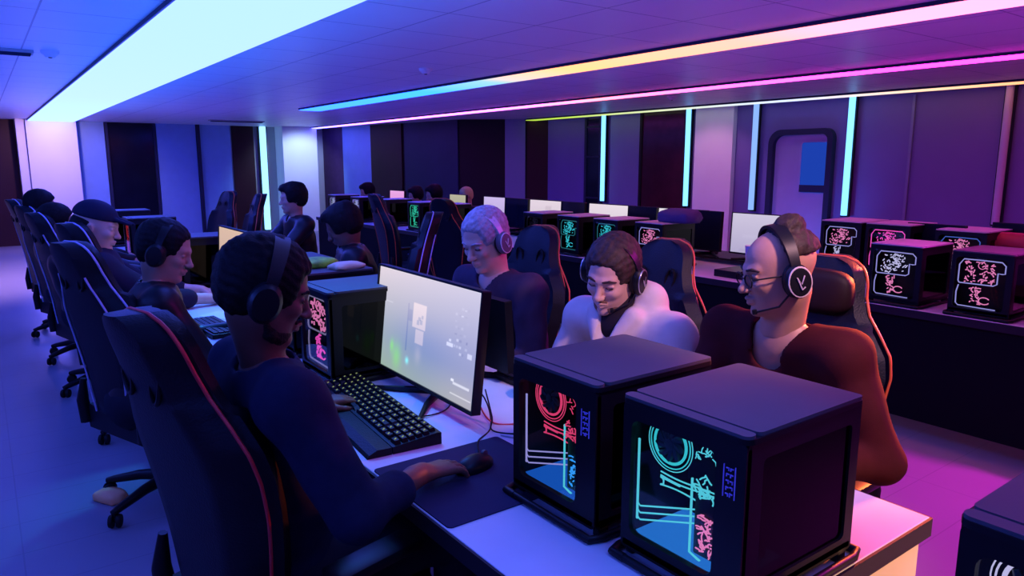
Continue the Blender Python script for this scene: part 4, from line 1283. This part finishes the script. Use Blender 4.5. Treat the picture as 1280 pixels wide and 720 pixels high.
    if g['legs']:
        P = [el(pel-A3(.01, 0, .02), (.14*b, .18*b, .11), None, .05)]+legs
        lo, hi = bounds(P, .03); to_obj('trousers', [field_mesh(P, lo, hi, .016, .012, (.004, 30, 2))], mat('trousers_dark', (.012, .012, .02), .8, noise=.2), body)
        for q in range(2):
            P = [rc(ank[q]+A3(-.03, 0, -.045), ank[q]+A3(.15, 0, -.058), .042, .034, .03), rc(ank[q], ank[q]+A3(.0, 0, -.04), .045, .045, .02)]
            def flat(F): F.put(bx3(ank[q]+A3(.05, 0, -.148), (.3, .2, .05), None, .004, True))
            lo, hi = bounds(P); to_obj('shoe', [field_mesh(P+[flat], lo, hi, .012)], M_black, body)
    # ---- hair
    Hh = lambda *p: xf(MH, hc, A3(*p)*s)
    hm = g['hairm'] or mat('hair_black', (.006, .005, .006), .65, noise=.5, nscale=60, bump=.2, bscale=220)
    style = g['hair']
    P = None
    if style in ('short', 'full', 'swept', 'buzz', 'afro'):
        gr = dict(afro=.018, short=.010, full=.026, swept=.018, buzz=.0035)[style]
        P = [el(Hh(-.016, 0, .040), ((.098+gr)*s, (.076*g['fat']+gr)*s, (.084+gr)*s), MH, .01), el(Hh(-.045, 0, -.015), ((.060+gr*.6)*s, (.062+gr)*s, .062*s), MH, .03)]
        if style in ('full', 'swept'):
            for q in range(14):
                a = q*2.4; P.append(el(Hh(-.01+.075*math.cos(a), .055*math.sin(a), .088+.02*math.sin(q*1.7)), (.034*s, .03*s, .026*s), MH, .02))
        hl = dict(afro=.078, short=.080, full=.078, swept=.070, buzz=.085)[style]
        def hc_(F):
            F.put(bx3(Hh(.142, 0, -.03), (.075*s, .12*s, (.03+hl)*s), MH, .018, True)); F.put(bx3(Hh(.08, 0, -.10), (.085*s, .13*s, .075*s), MH, .012, True))
            F.put(bx3(Hh(-.01, 0, -.155), (.15*s, .13*s, .075*s), MH, .012, True))
        P.append(hc_)
    elif style == 'bun':
        P = [el(Hh(-.022, 0, .050), (.104*s, (.080*g['fat'])*s, .080*s), MH, .01), el(Hh(-.05, 0, .125), (.045*s, .042*s, .034*s), MH, .012)]
        def hc_(F): F.put(bx3(Hh(.11, 0, -.0), (.10*s, .12*s, .14*s), MH, .02, True)); F.put(bx3(Hh(-.0, 0, -.07), (.2*s, .13*s, .12*s), MH, .012, True))
        P.append(hc_)
    if P is not None:
        lo, hi = bounds(P, .02); to_obj('hair', [field_mesh(P, lo, hi, hh, 0, (.0022, 170, 3))], hm, body)
    if style == 'cap':
        P = [el(Hh(-.014, 0, .050), (.106*s, .084*s, .084*s), MH, .01)]
        def cc(F): F.put(bx3(Hh(0, 0, -.07), (.2*s, .2*s, .115*s), MH, .004, True))
        P.append(cc)
        P.append(rc(Hh(.06, -.03, .062), Hh(.155, -.022, .052), .012*s, .008*s, .01)); P.append(rc(Hh(.06, .03, .062), Hh(.155, .022, .052), .012*s, .008*s, .01)); P.append(rc(Hh(.06, 0, .066), Hh(.165, 0, .054), .012*s, .008*s, .01))
        lo, hi = bounds(P, .02); to_obj('cap', [field_mesh(P, lo, hi, hh)], g.get('capm') or mat('cap_dark', (.012, .012, .03), .7), body)
        P = [el(Hh(-.03, 0, .0), (.092*s, .083*s, .075*s), MH, .01)]
        def hc_(F): F.put(bx3(Hh(.10, 0, -.03), (.09*s, .12*s, .2*s), MH, .01, True))
        P.append(hc_); lo, hi = bounds(P, .02); to_obj('hair', [field_mesh(P, lo, hi, hh)], hm, body)
    if g['beard'] is not None:
        P = [el(Hh(.040, 0, -.088), (.047*s, .049*s*g['fat'], .040*s), MH, .02), rc(Hh(.0, .060, -.04), Hh(.03, .046, -.085), .012*s, .016*s, .02), rc(Hh(.0, -.060, -.04), Hh(.03, -.046, -.085), .012*s, .016*s, .02),
             rc(Hh(.088, -.02, -.052), Hh(.097, 0, -.047), .004*s, .005*s, .004), rc(Hh(.088, .02, -.052), Hh(.097, 0, -.047), .004*s, .005*s, .004)]
        def bc(F): F.put(el(Hh(.100, 0, -.062), (.022*s, .020*s, .010*s), MH, .004, True)); F.put(bx3(Hh(.05, 0, -.0), (.2*s, .2*s, .043*s), MH, .006, True))
        P.append(bc); lo, hi = bounds(P, .02); to_obj('beard', [field_mesh(P, lo, hi, max(.003, hh*.8), 0, (.001, 200, 1))], g['beard'], body)
    if g['eyes']:
        bmx = g['browm'] or hm
        for sy in (-1, 1):
            P = [rc(Hh(.0935, sy*.014, .027), Hh(.0885, sy*.034, .031), .0042*s, .0042*s, .003), rc(Hh(.0885, sy*.034, .031), Hh(.075, sy*.050, .025), .0042*s, .003*s, .003)]
            lo, hi = bounds(P, .01); to_obj('eyebrow', [field_mesh(P, lo, hi, .0025)], bmx, body)
            bm = B(); tube(bm, [Hh(.0868, sy*.019, .0035), Hh(.0885, sy*.031, .001), Hh(.083, sy*.043, .004)], .0016*s, 6)
            obj('eyelash', bm, mat('lash_dark', (.02, .01, .01), .6), body)
    if g['glasses']:
        bm = B()
        for sy in (-1, 1):
            tube(bm, [Hh(.101+.0*math.cos(a), sy*.032+.024*math.cos(a), .000+.018*math.sin(a)) for a in [k*PI/10 for k in range(20)]], .0022, 6, True)
            tube(bm, [Hh(.098, sy*.056, .006), Hh(.05, sy*.079, .008), Hh(-.01, sy*.082, .004)], .0022, 6)
        tube(bm, [Hh(.103, -.010, .005), Hh(.104, 0, .007), Hh(.103, .010, .005)], .002, 6)
        obj('glasses', bm, M_black, body, 60)
    if g['hood']:
        for sy in (-1, 1):
            bm = B(); q = nb+xv*.125+ydir*sy*.035; tube(bm, [q-A3(0, 0, .045), q+xv*.02-A3(0, 0, .09), q+xv*.018-A3(0, 0, .16)], .0035, 6); obj('drawstring', bm, mat('cord_white', (.75, .72, .72), .7), body)
    # world space head data for headsets
    W = np.array(M0); hcw = W[:3, :3] @ hc+W[:3, 3]; MHw = W[:3, :3] @ MH
    return body, hcw, MHw, s

def headset(label, hd, band=M_black, cup=M_black, ring=None, mic=True, tilt=0., fat=1., group=None, grow=0.):
    body, hc, MH, s = hd
    t = thing('headset', label, 'headset', (0, 0, 0), 0, group)
    Mx = Matrix([list(MH[i])+[hc[i]] for i in range(3)]+[[0, 0, 0, 1]]) @ Matrix.Rotation(tilt, 4, 'Y')
    t.matrix_world = Mx
    w = (.093*fat+grow)*s; hz = (.128+grow)*s
    bm = B()
    pts = []
    for k in range(25):
        a = PI*k/24; pts.append(Vector((-.005, w*math.cos(a), -.005+hz*math.sin(a)**.85 if math.sin(a) > 0 else -.005)))
    # flat band
    rings = []
    for i, p in enumerate(pts):
        q = Vector((0, p.y/w, (p.z+.005)/hz)); q = q.normalized() if q.length > 0 else Vector((0, 1, 0))
        wd = .011+.007*math.sin(PI*i/24)
        rings.append([bm.verts.new(p+Vector((dx*wd, 0, 0))+q*dr) for dx, dr in ((-1, -.004), (1, -.004), (1, .006), (-1, .006))])
    for a, b_ in zip(rings, rings[1:]):
        for k in range(4): bm.faces.new((a[k], a[(k+1) % 4], b_[(k+1) % 4], b_[k]))
    bm.faces.new(rings[0]); bm.faces.new(rings[-1])
    obj('headband', bm, band, t, 50)
    for sy in (-1, 1):
        T = Matrix.Translation((-.006, sy*(w-.006), -.010)) @ Matrix.Rotation(-sy*PI/2, 4, 'X') @ Matrix.Diagonal((.85, 1.1, 1, 1))
        bm = B(); lathe(bm, [(0, -.012), (.040*s, -.012), (.044*s, -.002), (.043*s, .010), (.034*s, .022), (0, .025)], 24, T); E_ = obj('ear_cup', bm, cup, t, 40)
        bm = B(); lathe(bm, [(.020*s, -.020), (.040*s, -.020), (.045*s, -.012), (.040*s, -.004), (.02*s, -.004)], 24, T); obj('cushion', bm, M_leather, E_, 60)
        if ring is not None:
            bm = B(); tube(bm, [T @ Vector((.037*s*math.cos(a), .037*s*math.sin(a), .018)) for a in [k*PI/12 for k in range(24)]], .0026, 6, True)
            obj('ring_trim', bm, ring, E_, 60)
            bm = B(); tube(bm, [T @ Vector((x, y, .026)) for x, y in ((-.012, -.016), (.0, .004), (.012, -.014), (.0, .018), (-.010, .012))], .002, 5)
            obj('cup_mark', bm, ring, E_)
    if mic:
        bm = B(); tube(bm, [(.01, w, -.03), (.05, w*.9, -.07), (.095, w*.45, -.085)], .003, 6)
        lathe(bm, [(0, -.008), (.007, -.006), (.007, .006), (0, .008)], 10, Matrix.Translation((.098, w*.40, -.085)))
        obj('microphone', bm, band, t, 50)
    return t
M_shirtblue = mat('navy_sweatshirt', (.010, .014, .036), .85, noise=.15, nscale=30, bump=.08, bscale=400)
M_hoodie = mat('cream_hoodie', (.60, .52, .46), .9, noise=.06, nscale=20, bump=.08, bscale=400)
M_maroon = mat('maroon_sweater', (.045, .005, .007), .85, noise=.12, nscale=20, bump=.08, bscale=400)
M_polo = mat('dark_plum_shirt', (.045, .03, .055), .85, noise=.12, nscale=20)
M_hairgrey = mat('hair_grey', (.38, .34, .36), .75, noise=.3, nscale=60, bump=.25, bscale=220)
M_hairbr = mat('hair_brown', (.035, .020, .016), .6, noise=.5, nscale=60, bump=.2, bscale=220)

# near player
p1 = person('person in a navy sweatshirt with headset, back half turned, hand on mouse', (.54, 1.74, -.02), R(0),
    dict(scale=.95, head=(.508, 1.64, 1.25), yaw=R(-14), pitch=.36, skin=M_skin_dark, shirt=M_shirtblue, hair='afro', poleR=(-.5, -.45, -.25), h=.009, hh=.004, hR=(.80, 1.46, DESK+.055), hL=(.80, 2.14, DESK+.045),
         hdR=(1, .16, -.05), hdL=(1, .1, 0), curl=.35, bulk=1.08, eyes=True, sleeve='three', beard=mat('beard_dark', (.02, .012, .01), .7, bump=.5, bscale=200), twist=R(0)))
headset('black headset worn by the near player in the navy sweatshirt', p1, mic=False, fat=1.12, grow=.012)
# hoodie
p3 = person('person in a cream hoodie with headset looking down between two chairs', (2.02, 1.80, -.02), PI+R(6),
    dict(scale=1.10, head=(1.80, 1.84, 1.15), yaw=R(12), pitch=.42, roll=R(-8), skin=M_skin_fair, shirt=M_hoodie, hood=True, hair='short', hairm=M_hairbr, h=.008, hh=.0038, inner=mat('undershirt_dark', (.02, .015, .02), .9), eyes=True,
         beard=mat('stubble_brown', (.16, .075, .05), .8), hL=(1.56, 1.66, DESK+.05), hR=(1.56, 1.92, DESK+.05), bulk=1.0))
headset('dark headset with thin pale band trim on the hoodie wearer', p3, ring=mat('trim_silver', (.5, .5, .5), .3, .8), mic=True)
# maroon
p4 = person('person in a maroon sweater with glasses and large headset, facing left', (2.0, 1.26, -.02), PI-R(2),
    dict(scale=.98, head=(1.775, 1.16, 1.24), yaw=R(-30), pitch=.20, skin=M_skin_mid, shirt=M_maroon, vneck=True, hair='bun', hairm=M_hairbr, h=.008, hh=.0038, glasses=True, eyes=True, bulk=1.06, neckr=.064,
         hL=(1.60, .97, DESK+.05), hR=(1.50, 1.26, DESK+.05), fat=1.04))
headset('large black headset with pale ringed cup on the maroon sweater wearer', p4, ring=mat('ring_cream', (.6, .5, .45), .4), mic=True, fat=1.05, grow=.010)
# grey-haired
p5 = person('grey-haired person with black and white headset and dark shirt, head bowed', (1.98, 2.60, -.02), PI+R(6),
    dict(scale=1.07, head=(1.74, 2.56, 1.215), yaw=R(8), pitch=.42, skin=M_skin_fair, shirt=M_polo, hair='short', hairm=M_hairgrey, h=.010, hh=.0048, sleeve='three', eyes=True))
headset('black and white patterned headset on the grey-haired player', p5, band=mat('band_white', (.6, .55, .65), .4), cup=mat('cup_mixed', (.12, .10, .14), .4), ring=mat('ring_white', (.7, .65, .7), .4), mic=False)
# second player left
p2 = person('second player on the left, dark short hair, seen from behind', (.50, 3.38, -.02), R(-6),
    dict(scale=1.05, head=(.62, 3.35, 1.17), yaw=R(-22), pitch=.35, skin=M_skin_mid, shirt=M_black, hair='short', h=.012, hh=.006))
headset('thin dark headset on the second player on the left', p2, mic=False, fat=1.05)
p6 = person('third player on the left in a dark cap, face lit blue', (.55, 4.46, 0), R(-4),
    dict(scale=1.08, head=(.50, 4.50, 1.20), yaw=R(-20), pitch=.28, skin=M_skin_fair, shirt=mat('tee_dark', (.02, .015, .03), .8), hair='cap', h=.012, hh=.006, sleeve='three'))
p7 = person('fourth player on the left, dark hair against the pale pillar', (.50, 6.5, 0), 0, dict(scale=.92, head=(.37, 6.5, 1.22), hair='afro', h=.016, hh=.010, skin=M_skin_mid))
p7b = person('player with round dark hair just in front of the one by the pale pillar', (.52, 5.5, 0), 0, dict(scale=.92, head=(.39, 5.52, 1.16), hair='afro', h=.016, hh=.010, skin=M_skin_mid))
# right side, mid room
p8 = person('dark dressed player in front of the pale-piped chair in mid room', (1.98, 4.30, 0), PI-R(20), dict(head=(1.86, 4.35, 1.14), hair='full', h=.014, hh=.008, skin=M_skin_dark, pitch=.5))
p9 = person('dark haired person before the pale far pillar, bare forearm', (2.20, 6.05, .02), PI, dict(scale=1.0, head=(2.14, 6.05, 1.24), hair='full', h=.014, hh=.008, skin=M_skin_mid, sleeve='three', pitch=.1))
# far side of second desk
GF = 'people on the far side of the second desk'
for (y, x, z, lab, hair, hm, sh, sc) in (
    (12.2, 5.75, 1.02, 'black round head behind the far end of the second desk', 'full', None, M_black, 1.2),
    (10.3, 5.7, 1.02, 'person with dark hair between the pink screen and dull yellow screen', 'full', None, mat('shirt_dkred', (.10, .01, .02), .8), 1.1),
    (9.55, 5.6, 1.06, 'dark person immediately left of the dull yellow screen', 'full', None, M_shirtblue, 1.15),
    (8.65, 5.6, 1.08, 'blond haired person behind the middle of the second desk', 'short', mat('hair_blond', (.42, .40, .14), .7), M_black, 1.0)):
    pp = person(lab, (x+.1, y, z-1.22), PI, dict(scale=sc, head=(x-.05, y, z), hair=hair, hairm=hm, shirt=sh, h=.018, hh=.011, legs=False, skin=M_skin_mid), GF)

# orange glint of reflected light on the aisle floor, built as a coloured lump
t_ = soft_bag('floor_glint', 'small orange-lit object', (.355, 3.62, 0), .1, .16, .05, mat('orange_thing', (1.0, .42, .16), .6), .5, 3)
t_.name = 'orange_glint'; tag(t_, 'small orange glint on the floor by a chair base, built as a lump', 'glint')

# ------------------------------------------------------------------ added lamps, without fixtures
def area(name, loc, rot, sx, sy, col, e, spread=180):
    l = bpy.data.lights.new(name, 'AREA'); l.shape = 'RECTANGLE'; l.size = sx; l.size_y = sy; l.color = col; l.energy = e
    l.spread = R(spread)
    o = bpy.data.objects.new(name, l); C.collection.objects.link(o); o.location = loc; o.rotation_euler = rot; return o
def spot(name, loc, tgt, col, e, ang=70, r=.08, blend=.6):
    l = bpy.data.lights.new(name, 'SPOT'); l.color = col; l.energy = e; l.spot_size = R(ang); l.spot_blend = blend; l.shadow_soft_size = r
    o = bpy.data.objects.new(name, l); C.collection.objects.link(o); o.location = loc
    o.rotation_euler = (Vector(tgt)-Vector(loc)).to_track_quat('-Z', 'Y').to_euler(); return o
area('blue_side_fill', (-1.35, 3.0, 2.1), (0, R(-62), 0), .25, 7, (.045, .11, 1), 70)  # added blue fill by the left wall, no fixture there
area('uplight_blue', (.3, 6.5, 1.62), (PI, 0, 0), 3.4, 15, (.004, .07, 1), 75)  # upward fills added to brighten the ceiling, no fixtures below them
area('uplight_cyan', (1.25, 6.0, 1.70), (PI, 0, 0), 1.5, 14, (.005, .22, 1), 40)
area('uplight_violet', (4.2, 6.0, 1.62), (PI, 0, 0), 4.0, 14, (.11, .03, 1), 28)
area('uplight_magenta', (5.6, 2.2, 1.70), (PI, 0, 0), 5.5, 6, (.7, .04, .8), 3)
spot('orange_spot', (3.3, 1.05, 1.5), (2.06, 1.12, .92), (1.0, .14, .02), 480, 36)
spot('peach_spot', (2.5, -1.2, .80), (1.5, .665, .42), (1.0, .50, .26), 260, 30)
spot('pink_key', (1.62, .15, 2.26), (2.0, 1.45, .80), (1.0, .52, .60), 150, 52)  # added spot brightening the hoodie wearer and right part of the desk
spot('desk_fill_near', (1.15, 2.9, 2.27), (1.05, 2.2, .74), (.03, .32, 1), 110, 48, .08, 1.0)  # added spots for blue pools on the desk, separate from the panel
spot('desk_fill_front', (1.0, .30, 2.27), (.95, 1.05, .74), (.03, .16, 1), 45, 36)
spot('desk_fill_mid', (1.2, 4.5, 2.27), (.95, 3.8, .74), (.03, .36, 1), 130, 50, .08, 1.0)
spot('magenta_floor', (4.4, .3, 2.3), (3.0, 1.3, 0), (1.0, .02, .80), 480, 95, .1, 1.0)  # added spot tinting the right aisle floor
spot('far_floor_wash', (0, 11.5, 2.25), (-.4, 12, 0), (.75, .45, 1), 420, 120)  # added spot brightening the far left floor
spot('pillar_wash_pink', (1.2, 14.6, 2.2), (1.2, 16.2, 1.0), (1, .55, .9), 75, 110)  # pillar washes are added lamps with no fixture modelled
spot('pillar_wash_white', (5.9, 14.9, 2.2), (5.9, 16.1, 1.2), (.45, .65, 1), 90, 90)
spot('pillar_wash_right', (7.4, 6.7, 2.2), (8.5, 6.7, 1.2), (1, .45, .8), 22, 80)
spot('alcove_blue', (7.6, 5.2, .4), (8.6, 5.2, 1.1), (.1, .2, 1), 30, 90)  # added blue spot brightening the alcove

w = bpy.data.worlds.new('World'); C.world = w; w.use_nodes = True
w.node_tree.nodes['Background'].inputs[0].default_value = (.10, .03, .30, 1); w.node_tree.nodes['Background'].inputs[1].default_value = .25

# ------------------------------------------------------------------ camera
cam = bpy.data.cameras.new('Camera'); co = bpy.data.objects.new('Camera', cam); C.collection.objects.link(co); C.camera = co
F_PX = 900.
cam.sensor_width = 36; cam.lens = 36*F_PX/1280; cam.clip_start = .02
th = math.atan(156/F_PX); ph = math.atan(672/(F_PX/math.cos(th)))
fwd = Vector((math.sin(ph)*math.cos(th), math.cos(ph)*math.cos(th), -math.sin(th)))
co.location = (0, 0, EYE); co.rotation_euler = fwd.to_track_quat('-Z', 'Y').to_euler()
C.view_settings.view_transform = 'Standard'; C.view_settings.look = 'None'; C.view_settings.gamma = 1; C.view_settings.exposure = 0
C.view_settings.use_curve_mapping = False
